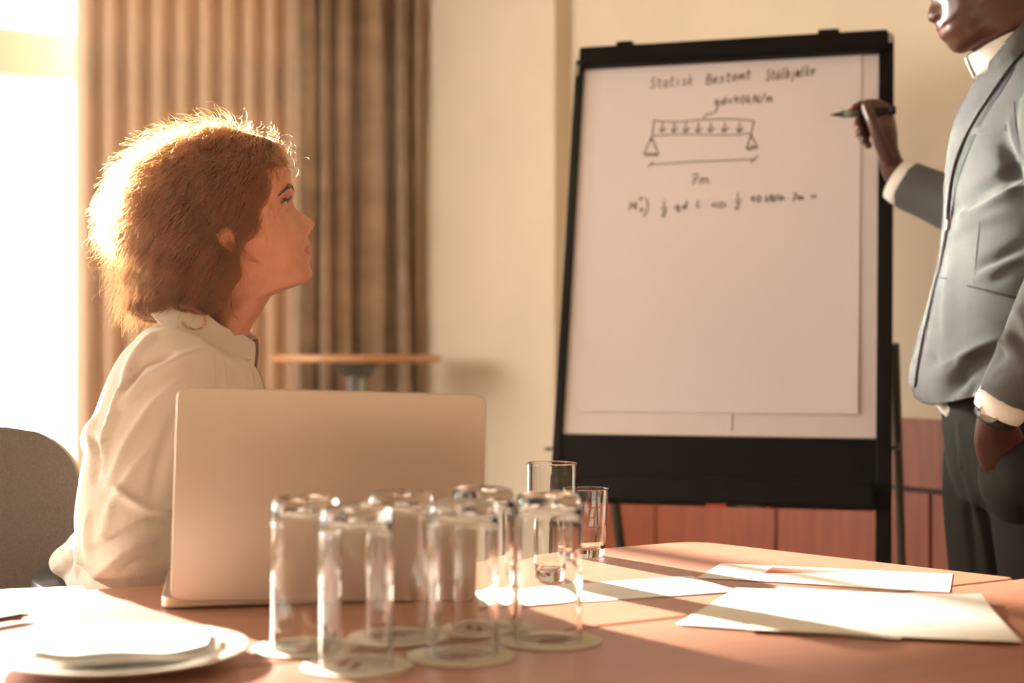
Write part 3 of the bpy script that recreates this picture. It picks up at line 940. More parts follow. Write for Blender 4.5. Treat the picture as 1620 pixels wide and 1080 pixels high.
M_red = mat('red_print', lin('b03426'), rough=0.5); M_gp = mat('dim_grey_print', lin('4c4a44'), rough=0.6)
for k in range(5):
    a = 1117 + k * 6.4; tray_print('red_lettering', a, 799, a + 5.4, 799.5, 0.0075 if k % 2 == 0 else 0.0065, M_red)
for k in range(6):
    a = 1165 + k * 6.4; tray_print('grey_lettering', a, 801, a + 4.6, 801.4, 0.0045, M_gp)
tray_print('red_dot', 1213, 803.5, 1218, 803.5, 0.0062, M_red)
# legs: the side posts run on to the floor, two struts stand behind
for x, nm in ((xl + 0.012, 'front_leg'), (xr - 0.016, 'front_leg')):
    a = EB(x, 0.02, -0.006); k = a[2] / math.cos(ELEAN); b = a - eup * k * 0.98
    b[2] = 0.006
    hw = 0.012 if x < 0 else 0.016
    d = (a - b); d /= np.linalg.norm(d)
    bm = box_bm(0, 0, 0, hw * 2, np.linalg.norm(a - b), 0.024, 0.002, frame_M((a + b) / 2, eu, d, np.cross(eu, d)))
    lg = bm_obj(nm, bm, M_blackmetal, easel)
    v, f = tube([b - np.array([0, 0, 0.006]), b + d * 0.03], 0.018, 12); mesh_obj('rubber_foot', v, f, M_black, lg)
M_strut = mat('grey_strut', lin('4a4336'), rough=0.5, metal=0.3)
for side, pxt, pxb in ((-1, None, None), (1, None, None)):
    a = EB(xl + 0.03 if side < 0 else xr + 0.004, 0.62 if side < 0 else 0.36, -0.024)
    if side < 0:
        b = np.array([W(1022, 900, 3.75)[0], 3.75, 0.0])
    else:
        b = np.array([W(1437, 900, 3.45)[0], 3.45, 0.0])
    d = (b - a) / np.linalg.norm(b - a)
    v, f = tube([a, b], 0.0125 if side < 0 else 0.010, 12); lg = mesh_obj('rear_leg', v, f, M_strut, easel, smooth=True)
    v, f = tube([b - d * 0.02, b], 0.017, 12); mesh_obj('rubber_foot', v, f, M_black, lg)
# clamping knobs on both side posts
for px_, py_, x, m in ((1421, 708, xr, M_strut), (869, 709, xl, M_steel)):
    yb = on_board(px_, py_)[1]; sgn = 1 if x > 0 else -1
    a = EB(x - 0.002 * sgn, yb, -0.004); v, f = tube([a, a + eu * sgn * 0.010, a + eu * sgn * 0.011, a + eu * sgn * 0.022], [0.004, 0.004, 0.011, 0.010] if x > 0 else [0.003, 0.003, 0.006, 0.005], 14)
    mesh_obj('clamp_knob', v, f, m, easel, smooth=False)

# ------------------------------------------------------------------ flip chart sheet with handwriting
pad = thing('flip_chart_sheet', 'large paper sheet with handwritten beam calculation hanging on the easel', 'paper', EB(0, 0.3, 0.001))
sx0, sy1 = on_board(948, 100); sx1 = on_board(1363, 90)[0]; sy0 = on_board(1150, 653)[1]
rows = []
nu, nv = 22, 12
top = np.zeros((nu, nv, 3)); bot = np.zeros((nu, nv, 3))
for i in range(nu):
    for j in range(nv):
        u, v_ = j / (nv - 1), i / (nu - 1)
        x = sx0 + (sx1 - sx0) * u; y = sy1 + 0.02 + (sy0 - sy1 - 0.02) * v_
        d = 0.0012 + 0.0018 * v_ + 0.0012 * v_ * math.sin(3 * u + 4 * v_) + 0.003 * (max(0, abs(2 * u - 1) - 0.86) / 0.14) ** 2 * v_
        top[i, j] = EB(x, y, d + 0.0004); bot[i, j] = EB(x, y, d)
v, f = slab_between(top, bot); mesh_obj('sheet', v, f, M_pad, pad, smooth=True, fix=True).data.set_sharp_from_angle(angle=0.8)
GL = {
 'S': [[(.9, .9), (.5, 1), (.15, .8), (.5, .5), (.75, .25), (.4, 0), (.05, .1)]], 't': [[(.4, .95), (.35, .2), (.55, .02), (.8, .1)], [(.05, .6), (.8, .64)]],
 'a': [[(.75, .5), (.35, .58), (.1, .25), (.35, .02), (.7, .25), (.75, .55), (.75, .1), (.95, .02)]], 'i': [[(.4, .55), (.4, .02)], [(.42, .74), (.43, .78)]],
 's': [[(.75, .52), (.35, .58), (.3, .38), (.7, .2), (.55, .02), (.1, .05)]], 'k': [[(.15, 1), (.15, 0)], [(.75, .58), (.2, .28), (.8, .0)]],
 'B': [[(.15, 1), (.15, 0)], [(.1, .97), (.7, .9), (.65, .6), (.2, .52), (.8, .4), (.75, .08), (.12, .02)]], 'e': [[(.12, .3), (.75, .36), (.5, .6), (.12, .35), (.3, .02), (.8, .12)]],
 'm': [[(.08, .58), (.08, .0)], [(.08, .4), (.3, .58), (.42, .4), (.42, .02)], [(.42, .4), (.7, .58), (.85, .4), (.9, .02)]],
 'l': [[(.4, 1), (.35, .1), (.6, .0)]], 'A': [[(.75, .5), (.35, .58), (.1, .25), (.35, .02), (.7, .25), (.75, .55), (.75, .1), (.95, .02)], [(.45, .74), (.55, .82), (.4, .84), (.45, .74)]],
 'b': [[(.15, 1), (.15, .05), (.6, .05), (.75, .35), (.45, .55), (.15, .35)]], 'j': [[(.55, .55), (.5, -.2), (.2, -.3)], [(.55, .74), (.57, .78)]],
 'E': [[(.45, .45), (.25, .58), (.05, .25), (.25, .02), (.5, .3), (.8, .36), (.7, .58), (.5, .3), (.65, .02), (.95, .1)]],
 'q': [[(.7, .55), (.25, .6), (.12, .3), (.4, .12), (.68, .5), (.68, -.3)], [(.45, -.12), (.9, -.1)]], 'd': [[(.7, .3), (.35, .5), (.12, .2), (.4, .0), (.68, .2), (.75, 1), (.72, .05)]],
 '=': [[(.1, .5), (.9, .53)], [(.1, .25), (.9, .27)]], '4': [[(.2, .95), (.12, .5), (.8, .5)], [(.6, .95), (.58, .02)]], '0': [[(.5, .95), (.15, .6), (.3, .08), (.75, .2), (.8, .7), (.5, .95)]],
 'N': [[(.1, 0), (.15, 1), (.75, 0), (.8, 1)]], '/': [[(.8, 1.1), (.1, -.1)]], '7': [[(.1, .9), (.8, .95), (.35, -.1)], [(.2, .45), (.75, .5)]],
 'M': [[(.05, 0), (.2, .95), (.45, .3), (.7, .95), (.85, .0)]], ')': [[(.2, 1.1), (.6, .6), (.5, .1), (.1, -.2)]], 'L': [[(.35, .9), (.15, .3), (.3, .05), (.7, .1)]],
 '1': [[(.45, 1), (.45, 0)]], '2': [[(.1, .75), (.45, 1), (.75, .75), (.1, .02), (.9, .05)]], '-': [[(0, .5), (1, .55)]], 'V': [[(.1, .9), (.4, .1), (.8, .9)]],
 '>': [[(.0, .62), (.7, .62)], [(.0, .30), (.7, .30)], [(.6, .85), (1.0, .45), (.6, .08)], [(0, .62), (0, .30)]], '.': [[(.4, .3), (.5, .34)]], 'U': [[(.75, .5), (.35, .58), (.1, .25), (.35, .02), (.7, .25), (.75, .55)]],
}
def strokes_of(text, x0, y0, x1, y1, h, slant=0.12, jitter=0.04):
    out = []; n = len(text); step = (x1 - x0) / n
    for i, chh in enumerate(text):
        if chh == ' ':
            continue
        bx = x0 + step * i; by = y0 + (y1 - y0) * i / max(1, n - 1)
        for st in GL[chh]:
            out.append([(bx + (gx + random.uniform(-jitter, jitter)) * step * 0.92 + gy * h * slant, by - (gy + random.uniform(-jitter, jitter)) * h) for gx, gy in st])
    return out
def ink(name, strokes, r=0.0013):
    cu = bpy.data.curves.new(name, 'CURVE'); cu.dimensions = '3D'; cu.bevel_depth = r; cu.bevel_resolution = 1; cu.use_fill_caps = True
    for st in strokes:
        pts = spline(np.array(st, float), max(2, 4 * (len(st) - 1) + 1)) if len(st) > 2 else np.array(st, float)
        sp = cu.splines.new('POLY'); sp.points.add(len(pts) - 1)
        for p, q in zip(sp.points, pts):
            x, y = on_board(q[0], q[1], 0.003); v_ = np.clip((sy1 - y) / (sy1 - sy0), 0, 1); u = np.clip((x - sx0) / (sx1 - sx0), 0, 1)
            d = 0.0012 + 0.0018 * v_ + 0.0012 * v_ * math.sin(3 * u + 4 * v_) + 0.0007
            w = EB(x, y, d); p.co = (*w, 1)
    dg = bpy.context.evaluated_depsgraph_get()
    o = bpy.data.objects.new(name, cu); COL.objects.link(o)
    me = bpy.data.meshes.new_from_object(o.evaluated_get(bpy.context.evaluated_depsgraph_get()))
    bpy.data.objects.remove(o)
    me.name = name
    o = link(name, me, M_ink, pad); o['kind'] = 'stuff'
    return o
K = 1 / 4.319
def c3(x, y): return (1010 + x * K, 100 + y * K)
ink('heading_writing', strokes_of('Statisk', 1028, 139, 1098, 134, 17) + strokes_of('Bestemt', 1116, 133, 1189, 125, 16) + strokes_of('StAlbjElke', 1211, 127, 1290, 119, 17))
beam = [[c3(100, 390), c3(250, 400), c3(440, 385), c3(620, 380), c3(785, 392)], [c3(105, 390), c3(95, 495)], [c3(90, 495), c3(300, 485), c3(600, 490), c3(765, 480)], [c3(787, 392), c3(770, 482)],
        [c3(450, 385), c3(455, 355), c3(520, 335), c3(535, 305)]]
for x in (165, 245, 325, 410, 495, 590, 690):
    beam += [[c3(x, 405), c3(x - 4, 468)], [c3(x - 22, 445), c3(x - 6, 470), c3(x + 24, 440)]]
beam += [[c3(88, 505), c3(38, 612)], [c3(90, 505), c3(132, 610)], [c3(30, 618), c3(142, 618)], [c3(80, 515), c3(98, 530)], [c3(98, 512), c3(80, 532)]]
beam += [[c3(x, 620), c3(x - 12, 636)] for x in (55, 75, 95, 115, 130)]
beam += [[c3(768, 490), c3(738, 580)], [c3(770, 490), c3(812, 575)], [c3(735, 582), c3(760, 590), c3(790, 570), c3(815, 578)], [c3(745, 575), c3(770, 592), c3(775, 560), c3(800, 590)]]
beam += [[c3(85, 692), c3(400, 672), c3(790, 655)], [c3(65, 708), c3(104, 670)], [c3(765, 682), c3(815, 630)]]
ink('beam_diagram', beam, 0.0013)
ink('load_writing', strokes_of('qd=40kN/m', 1129, 166, 1222, 161, 13))
ink('span_writing', strokes_of('7m', 1091, 290, 1122, 290, 15))
ink('formula_writing', strokes_of('M', 994, 333, 1010, 333, 14) + strokes_of('V', 1010, 318, 1018, 318, 7) + strokes_of('U', 1011, 335, 1020, 335, 9) + strokes_of(')', 1017, 338, 1028, 338, 22)
    + strokes_of('1', 1047, 327, 1054, 327, 10) + strokes_of('-', 1044, 335, 1056, 334, 12) + strokes_of('2', 1046, 342, 1055, 342, 10)
    + strokes_of('qd', 1067, 332, 1088, 331, 13) + strokes_of('L', 1101, 328, 1110, 328, 12) + strokes_of('>', 1127, 330, 1150, 330, 13)
    + strokes_of('1', 1163, 315, 1171, 315, 11) + strokes_of('-', 1161, 323, 1174, 322, 12) + strokes_of('2', 1162, 331, 1172, 331, 11)
    + strokes_of('40', 1187, 321, 1204, 320, 12) + strokes_of('kN/m', 1210, 319, 1240, 317, 11) + strokes_of('.7m', 1241, 318, 1272, 317, 12) + strokes_of('=', 1281, 315, 1294, 315, 12))
a, b = on_board(1159, 655), on_board(1158, 681)
cm = slab('crease_mark', a[0] - 0.001, a[0] + 0.001, b[1], a[1], 0.0002, 0.0007, M_ink, easel, 0)
M_lowlid = mat('lower_lid_skin', lin('a56c54'), rough=0.5)
# ------------------------------------------------------------------ heads
def head_mesh(rows, features, nring=150, m=112):
    """rows: (xf, zf, xb, zb, w, xm_frac, ef) from crown to neck in head space (x forward, y left, z up)
    features: function(x, y, z, t, ang) -> displaced xyz"""
    D = spline(np.array(rows, float), nring)
    a = np.linspace(0, 2 * PI, m, endpoint=False)
    c, s = np.cos(a), np.sin(a)
    R = np.zeros((nring, m, 3))
    for i, (xf, zf, xb, zb, w, fm, ef) in enumerate(D):
        xm = xb + (xf - xb) * fm
        cx = np.where(c > 0, np.abs(c) ** ef * (xf - xm), -np.abs(c) ** 0.92 * (xm - xb))
        y = np.sign(s) * np.abs(s) ** 0.95 * w
        x = xm + cx
        z = zb + (zf - zb) * (x - xb) / (xf - xb + 1e-9)
        R[i] = np.stack([x, y, z], 1)
    return R, D

def gauss(d, s): return np.exp(-(d / s) ** 2)

def hand_parts(palm, chains):
    P = [tube(*palm, m=16, roundcap=True)]
    for pts, rad in chains:
        P.append(tube(pts, rad, m=10, n=14, roundcap=True))
    return P

def make_eye(name, c, fw, up, lf, r, parent, M_white, M_iris, M_lid, upper=0.55, lower=0.62, low_mat=None):
    """eyeball with iris, and two lids of their own thickness; fw, up, lf unit vectors"""
    v, f = ellipsoid((0, 0, 0), (r, r, r), nu=28, nv=20)
    Rm = np.stack([fw, lf, up], 1)
    ev = np.array(v) @ Rm.T + c
    eye = mesh_obj(name, ev, f, M_white, parent, smooth=True)
    rings = []
    for q in np.linspace(0.02, 0.50, 8):
        a = np.linspace(0, 2 * PI, 24, endpoint=False)
        rings.append(np.stack([np.full(24, math.cos(q)), np.sin(q) * np.cos(a), np.sin(q) * np.sin(a)], 1) * (r + 0.0003))
    V, F = rings_mesh(rings); mesh_obj('iris', np.array(V) @ Rm.T + c, F, M_iris, eye, smooth=True)
    for nm, sgn, lim in (('upper_lid', 1, upper), ('lower_lid', -1, lower)):
        rows = []
        for k in range(9):
            row = []
            for j in range(21):
                az = -1.7 + 3.4 * j / 20
                open_ = lim * (max(0.0, math.cos(max(-1.0, min(1.0, az / 1.1)) * PI / 2)) ** 0.8) * r
                el0 = math.asin(np.clip(open_ / r * 0.8, -1, 1)) * sgn
                el = el0 + (sgn * 1.35 - el0) * k / 8
                rr = r + 0.0011
                row.append((rr * math.cos(el) * math.cos(az), rr * math.cos(el) * math.sin(az), rr * math.sin(el)))
            rows.append(row)
        A = np.array(rows) @ Rm.T + c; B = (np.array(rows) * 0.93) @ Rm.T + c
        V, F = slab_between(A, B); mesh_obj(nm, V, F, M_lid if sgn > 0 else (low_mat or M_skin), eye, smooth=True, fix=True)
    return eye
def ear_parts(c, fw, up, out, s=1.0):
    """simple outer ear: rim, bowl and lobe"""
    P = []
    loop = [(-0.002, 0.000), (0.006, 0.018), (-0.002, 0.030), (-0.016, 0.031), (-0.026, 0.020), (-0.025, 0.004), (-0.017, -0.012), (-0.008, -0.024), (0.000, -0.022), (0.001, -0.010)]
    pts = np.array([c + fw * x * s + up * z * s + out * (0.006 + 0.010 * max(0, -x / 0.026)) * s for x, z in loop])
    P.append(tube(pts, np.array([0.003, 0.0035, 0.0038, 0.004, 0.004, 0.004, 0.0042, 0.006, 0.005, 0.003]) * s, m=10, n=40, roundcap=True))
    P.append(ellipsoid(c - fw * 0.011 * s + up * 0.006 * s + out * 0.004 * s, np.array([0.014, 0.024, 0.005]) * s, np.stack([fw, up, out], 1)))
    P.append(tube(np.array([c + fw * x * s + up * z * s + out * 0.010 * s for x, z in ((-0.006, -0.008), (-0.017, 0.004), (-0.016, 0.016), (-0.006, 0.022))]), 0.003 * s, m=8, n=14, roundcap=True))
    P.append(ellipsoid(c + fw * 0.001 * s - up * 0.003 * s + out * 0.006 * s, np.array([0.004, 0.006, 0.004]) * s, np.stack([fw, up, out], 1)))
    return P

# ------------------------------------------------------------------ the woman
M_skin = mat('fair_skin', lin('c98d72'), rough=0.5, spec=0.35, subs=0.15, var=0.08, scale=40, bump=0.08, bump_scale=600, color2=lin('bf7f66'))
M_lips = mat('rose_lips', lin('b2685b'), rough=0.4)
M_eyewhite = mat('eye_white', lin('e9e4de'), rough=0.15)
M_iris = mat('brown_iris', lin('2a1a12'), rough=0.1)
M_lid = mat('makeup_lid', lin('6e4536'), rough=0.6)  # brown eye makeup on the upper lid
M_blouse = cloth_translucent('white_blouse', lin('e6dacd'), 0.10, lin('f0dcc2'), rough=0.85, spec=0.15, var=0.04, scale=300, bump=0.1, bump_scale=700)
def hair_mat(name, mel, red, rough=0.32, color=None):
    m = bpy.data.materials.new(name); m.use_nodes = True; nt = m.node_tree
    nt.nodes.remove(nt.nodes['Principled BSDF'])
    h = nt.nodes.new('ShaderNodeBsdfHairPrincipled'); h.parametrization = 'MELANIN'
    h.inputs['Melanin'].default_value = mel; h.inputs['Melanin Redness'].default_value = red
    h.inputs['Roughness'].default_value = rough; h.inputs['Radial Roughness'].default_value = 0.4
    h.inputs['Random Color'].default_value = 0.6
    if color:
        h.parametrization = 'COLOR'; h.inputs['Color'].default_value = (*color, 1)
    nt.links.new(h.outputs[0], nt.nodes['Material Output'].inputs['Surface'])
    return m
M_hair = hair_mat('auburn_hair', 0.60, 1.0, color=(0.095, 0.024, 0.005))
M_brow = hair_mat('dark_brow_hair', 0.72, 0.7)
M_hairbase = mat('auburn_hair_mass', lin('632a10'), rough=0.8, spec=0.1, var=0.4, scale=120, stretch=(1, 1, 0.15), color2=lin('45200e'), sheen=0.2)

WY = 2.08; WS = WY / FPX; WO = W(378, 385, WY)
wpit, wyaw = math.radians(14), math.radians(7)
wF = np.array([math.cos(wyaw) * math.cos(wpit), math.sin(wyaw) * math.cos(wpit), math.sin(wpit)])
wL = np.array([-math.sin(wyaw), math.cos(wyaw), 0.0])
wU = np.cross(wF, wL)
WR = np.stack([wF, wL, wU], 1)
def wl(px, py):
    dx = (px - 378) * WS / math.cos(wyaw); dz = -(py - 385) * WS
    return (dx * math.cos(wpit) + dz * math.sin(wpit), -dx * math.sin(wpit) + dz * math.cos(wpit))
def wworld(P): return np.asarray(P) @ WR.T + WO
# base profile (without nose and lips) front point in pixels; back x,z; half width; where it is widest; front roundness
prof = []
def add(front, back, w, fm, ef):
    prof.append((*front, *back, w, fm, ef))
add((0.006, 0.1235), (-0.006, 0.1245), 0.006, 0.5, 0.9)
add((0.035, 0.118), (-0.045, 0.118), 0.040, 0.5, 0.9)
add((0.064, 0.104), (-0.074, 0.100), 0.060, 0.48, 0.85)
add(wl(455, 266), (-0.088, 0.078), 0.070, 0.45, 0.75)
add(wl(458.5, 282), (-0.094, 0.058), 0.0735, 0.45, 0.68)
add(wl(462.5, 297), (-0.095, 0.040), 0.0735, 0.46, 0.64)
add(wl(463.8, 306), (-0.094, 0.028), 0.0725, 0.47, 0.62)
add(wl(460.5, 318), (-0.092, 0.014), 0.0715, 0.48, 0.62)
add(wl(460.5, 328), (-0.088, 0.002), 0.0705, 0.50, 0.62)
add(wl(466, 341), (-0.083, -0.010), 0.0695, 0.52, 0.62)
add(wl(472, 355), (-0.078, -0.022), 0.0675, 0.54, 0.64)
add(wl(479, 371), (-0.074, -0.034), 0.0640, 0.56, 0.66)
add(wl(483.5, 385), (-0.071, -0.045), 0.0605, 0.56, 0.68)
add(wl(485.5, 397), (-0.069, -0.054), 0.0565, 0.56, 0.70)
add(wl(486.5, 409), (-0.067, -0.062), 0.0530, 0.55, 0.72)
add(wl(488.5, 421), (-0.066, -0.069), 0.0500, 0.54, 0.76)
add(wl(490.0, 431), (-0.065, -0.075), 0.0480, 0.53, 0.80)
add(wl(487.0, 440), (-0.064, -0.080), 0.0470, 0.52, 0.84)
add(wl(478.5, 446.5), (-0.064, -0.085), 0.0465, 0.50, 0.90)
add(wl(463, 451.5), (-0.065, -0.091), 0.0465, 0.48, 0.92)
add(wl(445, 456.5), (-0.066, -0.098), 0.0470, 0.48, 0.92)
add(wl(431, 464), (-0.068, -0.108), 0.0480, 0.48, 0.92)
add(wl(420, 480), (-0.071, -0.122), 0.0490, 0.48, 0.92)
add(wl(409, 499), (-0.075, -0.138), 0.0485, 0.48, 0.92)
add(wl(396, 520), (-0.082, -0.152), 0.0485, 0.48, 0.92)
add(wl(390, 545), (-0.092, -0.166), 0.0480, 0.48, 0.9)
add(wl(396, 572), (-0.100, -0.185), 0.048, 0.48, 0.8)
add(wl(407, 605), (-0.105, -0.215), 0.046, 0.48, 0.7)
add(wl(413, 645), (-0.105, -0.25), 0.044, 0.48, 0.7)
R, D = head_mesh(prof, None, 190, 120)
# true profile offsets (nose, lips, chin) measured along the photographed outline
true = np.array([wl(*p) for p in ((458.5, 282), (462.5, 297), (464, 304), (462.5, 314), (463, 323), (467, 330), (474.5, 335.5), (482.5, 340.5), (490, 345.5), (494.6, 349.5), (496, 353), (495, 357), (491, 363), (487, 369), (485.8, 373),
        (486.8, 378), (488.2, 382), (490.8, 386.5), (491, 390), (489.2, 394.5), (490.8, 398), (491.2, 402), (489.2, 408), (487.6, 413), (488.4, 419), (491, 426), (492.2, 431), (491, 436.5), (487, 441), (479, 446.5))])
Xf = R[:, 0, 0]; Zf = R[:, 0, 2]
order = np.argsort(true[:, 1])
dfx = np.interp(Zf, true[order, 1], true[order, 0], left=np.nan, right=np.nan) - Xf
dfx = np.where(np.isnan(dfx), 0, dfx)
dfx[Zf > wl(460, 290)[1]] = 0
i_ch = np.argmax(Zf < wl(483, 443)[1]) if (Zf < wl(483, 443)[1]).any() else len(Zf)
dfx[i_ch:] = 0
key = sorted([(wl(*p)[1], s) for p, s in (((463, 300), .03), ((463, 318), .0095), ((467, 330), .0105), ((482, 341), .0120), ((494, 350), .0130), ((493, 360), .0145), ((487, 370), .0140), ((486, 376), .016), ((490, 388), .021), ((489, 395), .024), ((491, 403), .020), ((488, 413), .022), ((492, 430), .020), ((480, 446), .022))])
kz = np.array([k[0] for k in key]); ks = np.array([k[1] for k in key])
for i in range(len(R)):
    sg = np.interp(Zf[i], kz, ks)
    fr = np.clip((R[i, :, 0] - D[i, 2] - (D[i, 0] - D[i, 2]) * 0.5) / 0.02, 0, 1)
    R[i, :, 0] += dfx[i] * np.exp(-(np.abs(R[i, :, 1]) / sg) ** 2.0) * fr
P = R.reshape(-1, 3)
front = np.clip((P[:, 0] - 0.03) / 0.02, 0, 1)
ay = np.abs(P[:, 1])
ze = wl(459, 323)[1]; zn = wl(488, 362)[1]; zc = wl(470, 362)[1]; zm = wl(489, 394)[1]
def bump(y0, z0, sy, sz, amp, ax=0):
    g = np.exp(-((ay - y0) / sy) ** 2 - ((P[:, 2] - z0) / sz) ** 2) * front
    P[:, ax] += amp * g
    return g
bump(0.031, ze, 0.015, 0.012, -0.0085)            # eye sockets
bump(0.034, ze + 0.021, 0.022, 0.007, 0.0028)     # brow ridge
g = np.exp(-((ay - 0.044) / 0.020) ** 2 - ((P[:, 2] - zc) / 0.018) ** 2) * front
P[:, 0] += 0.004 * g                               # cheek
bump(0.0135, zn, 0.0050, 0.0070, 0.0062)          # nostril wings
bump(0.0185, zn + 0.001, 0.0028, 0.0080, -0.0020) # crease behind the wing
bump(0.0062, zn - 0.0075, 0.0035, 0.0030, -0.0050)  # nostrils
bump(0.024, zm, 0.005, 0.005, -0.0030)            # mouth corners
head_R = P.reshape(R.shape)
hv, hf = rings_mesh(head_R.reshape(R.shape))
hv = wworld(hv)

woman = thing('person', 'seated woman in a white blouse with curly auburn hair looking up at the board', 'person', (-0.66, 2.1, 0))
# right hand resting on the table behind the laptop, left hand in her lap: part of the skin
def simple_hand(wrist, dirn, side, nrm, s=1.0):
    """relaxed hand: wrist point, pointing direction, thumb side, back-of-hand normal"""
    w = np.asarray(wrist, float); d = np.asarray(dirn, float) / np.linalg.norm(dirn); t = np.asarray(side, float); t = t - d * (t @ d); t /= np.linalg.norm(t)
    n = np.asarray(nrm, float); n = n - d * (n @ d) - t * (n @ t); n /= np.linalg.norm(n)
    at = lambda a, b, c: w + (d * a + t * b + n * c) * s
    palm = ([at(-0.05, 0, 0), at(0, 0, 0), at(0.04, 0, 0.002), at(0.078, -0.002, 0.0)], np.array([(0.026, 0.021), (0.026, 0.018), (0.037, 0.016), (0.036, 0.012)]) * s)
    vv, ff = tube(palm[0], palm[1], m=18, n=14, roundcap=True, up=n)
    parts = [(vv, ff)]
    for k, (b, L, r) in enumerate(((0.028, 0.070, 0.0082), (0.009, 0.078, 0.0084), (-0.010, 0.072, 0.0080), (-0.028, 0.056, 0.0070))):
        pts = [at(0.060, b * 0.9, 0), at(0.082, b * 1.05, 0.001), at(0.082 + L * 0.45, b * 1.1, -0.006), at(0.082 + L * 0.75, b * 1.08, -0.018), at(0.082 + L * 0.95, b * 1.05, -0.030)]
        parts.append(tube(pts, np.array([r * 1.1, r * 1.05, r * .95, r * .88, r * .75]) * s, m=10, n=16, roundcap=True))
    pts = [at(0.012, 0.022, -0.004), at(0.035, 0.043, -0.008), at(0.060, 0.052, -0.014), at(0.083, 0.052, -0.020)]
    parts.append(tube(pts, np.array([0.013, 0.0115, 0.0095, 0.0080]) * s, m=10, n=14, roundcap=True))
    return parts
rw = np.array([-0.318, 2.058, TZ + 0.030])       # right wrist, behind the lid
hp = simple_hand(rw, (1, 0.50, -0.06), (0, 1, 0), (0, 0, 1), 0.92)
hvv, hff = remesh(hp, 0.0026, 4)
lw = np.array([-0.37, 2.34, 0.66])
hp = simple_hand(lw, (1, -0.35, -0.25), (0.1, -1, 0.2), (0.2, 0, 1), 0.92)
hvv2, hff2 = remesh(hp, 0.0026, 4)
V, F = join([(hv, hf)])
wskin = mesh_obj('body', V, F, M_skin, woman, smooth=True)
mesh_obj('hand', hvv, hff, M_skin, woman, smooth=True); mesh_obj('hand', hvv2, hff2, M_skin, woman, smooth=True)
for sd in (-1, 1):
    ev_, ef_ = remesh(ear_parts(wworld((wl(372, 378)[0], sd * 0.065, wl(372, 378)[1])), wF, wU, wL * sd, 0.85), 0.0022, 3)
    mesh_obj('ear', ev_, ef_, M_skin, wskin, smooth=True)
# lips: a second material on the faces between the lip lines
wskin.data.materials.append(M_lips)
lipz0, lipz1 = wl(490, 407)[1], wl(489.5, 383.5)[1]
hl = (np.asarray(hv) - WO) @ WR
for p in wskin.data.polygons:
    ii = p.vertices
    if max(ii) < len(hl):
        c = hl[list(ii)].mean(0)
        if c[0] > 0.06 and lipz0 + 0.30 * abs(c[1]) < c[2] < lipz1 - 0.22 * abs(c[1]) and abs(c[1]) < 0.0235:
            p.material_index = 1
for sd in (-1, 1):
    ex = np.interp(ze, Zf[::-1], Xf[::-1])
    ec = wworld((ex - 0.0178, sd * 0.0290, ze))
    yaw_ = sd * 0.12
    fw_ = wF * math.cos(yaw_) + wL * math.sin(yaw_)
    lf_ = np.cross(wU, fw_)
    e = make_eye('eye', ec, fw_, wU, lf_, 0.0118, woman, M_eyewhite, M_iris, M_lid, 0.34, 0.12)
    # lashes on the upper lid, eyebrow above
    st, ra = [], []
    for k in range(34):
        az = (-1.0 + 2.0 * k / 33)
        q = 0.36 * math.cos(az * 1.2) ** 0.8
        b0 = ec + (fw_ * math.cos(az) + lf_ * math.sin(az)) * 0.0125 * math.cos(q) + wU * 0.0128 * math.sin(q)
        o_ = (fw_ * math.cos(az * 1.2) + lf_ * math.sin(az * 1.2)); L = 0.0075 + 0.002 * (az * sd > 0)
        st.append(np.array([b0, b0 + o_ * L * 0.5 + wU * L * 0.12, b0 + o_ * L * 0.85 + wU * L * 0.55])); ra.append([0.00028, 0.0002, 0.00006])
    strands('eyelashes', st, ra, M_brow, e)
    st, ra = [], []
    tree = BVHTree.FromPolygons([tuple(v) for v in hv], hf)
    for k in range(330):
        t = rng.uniform(0, 1)
        y = sd * (0.010 + 0.043 * t); z = ze + float(np.interp(t, [0, .25, .5, .75, 1], [.0200, .0218, .0225, .0185, .0110])) + rng.uniform(-0.0034, 0.0034) * (1.1 - 0.8 * t)
        p0 = wworld((0.13, y, z)); loc, nr, _, _ = tree.ray_cast(Vector(p0), Vector(-wF))
        if loc is None: continue
        loc = np.array(loc); nr = np.array(nr); dd = wL * sd * (0.9) + wU * (0.55 - 0.75 * t) - wF * 0.3; dd /= np.linalg.norm(dd)
        st.append(np.array([loc - nr * 0.0004, loc + dd * 0.004 + nr * 0.0010, loc + dd * 0.008 + nr * 0.0002])); ra.append([0.00034, 0.0003, 0.00012])
    strands('eyebrow', st, ra, M_brow, woman)

# blouse: torso and both sleeves grown together
def band(rows, m=40):
    """rows: (px, py, Y, half depth in the picture, half width across) -> elliptical rings across the path"""
    C = np.array([W(r[0], r[1], r[2]) for r in rows]); rd = np.array([(r[4], r[3]) for r in rows])
    return tube(C, rd, m=m, n=len(rows) * 5, up=(0, 1, 0)) if False else ring_path(C, rd, m)
def ring_path(C, rd, m=40, wide=(0.0, 1.0, 0.0), n=None):
    n = n or len(C) * 5
    D_ = spline(np.hstack([C, rd]), n); C2, rd2 = D_[:, :3], D_[:, 3:]
    T = np.gradient(C2, axis=0); T /= np.linalg.norm(T, axis=1)[:, None]
    a = np.linspace(0, 2 * PI, m, endpoint=False); rings = []
    wv = np.asarray(wide, float)
    for i in range(n):
        y = wv - T[i] * (wv @ T[i]); y /= np.linalg.norm(y); x = np.cross(y, T[i])
        rings.append(C2[i] + np.outer(np.cos(a) * rd2[i, 1], x) + np.outer(np.sin(a) * rd2[i, 0], y))
    return rings_mesh(rings)
wide = np.array([-0.12, 1.0, 0])
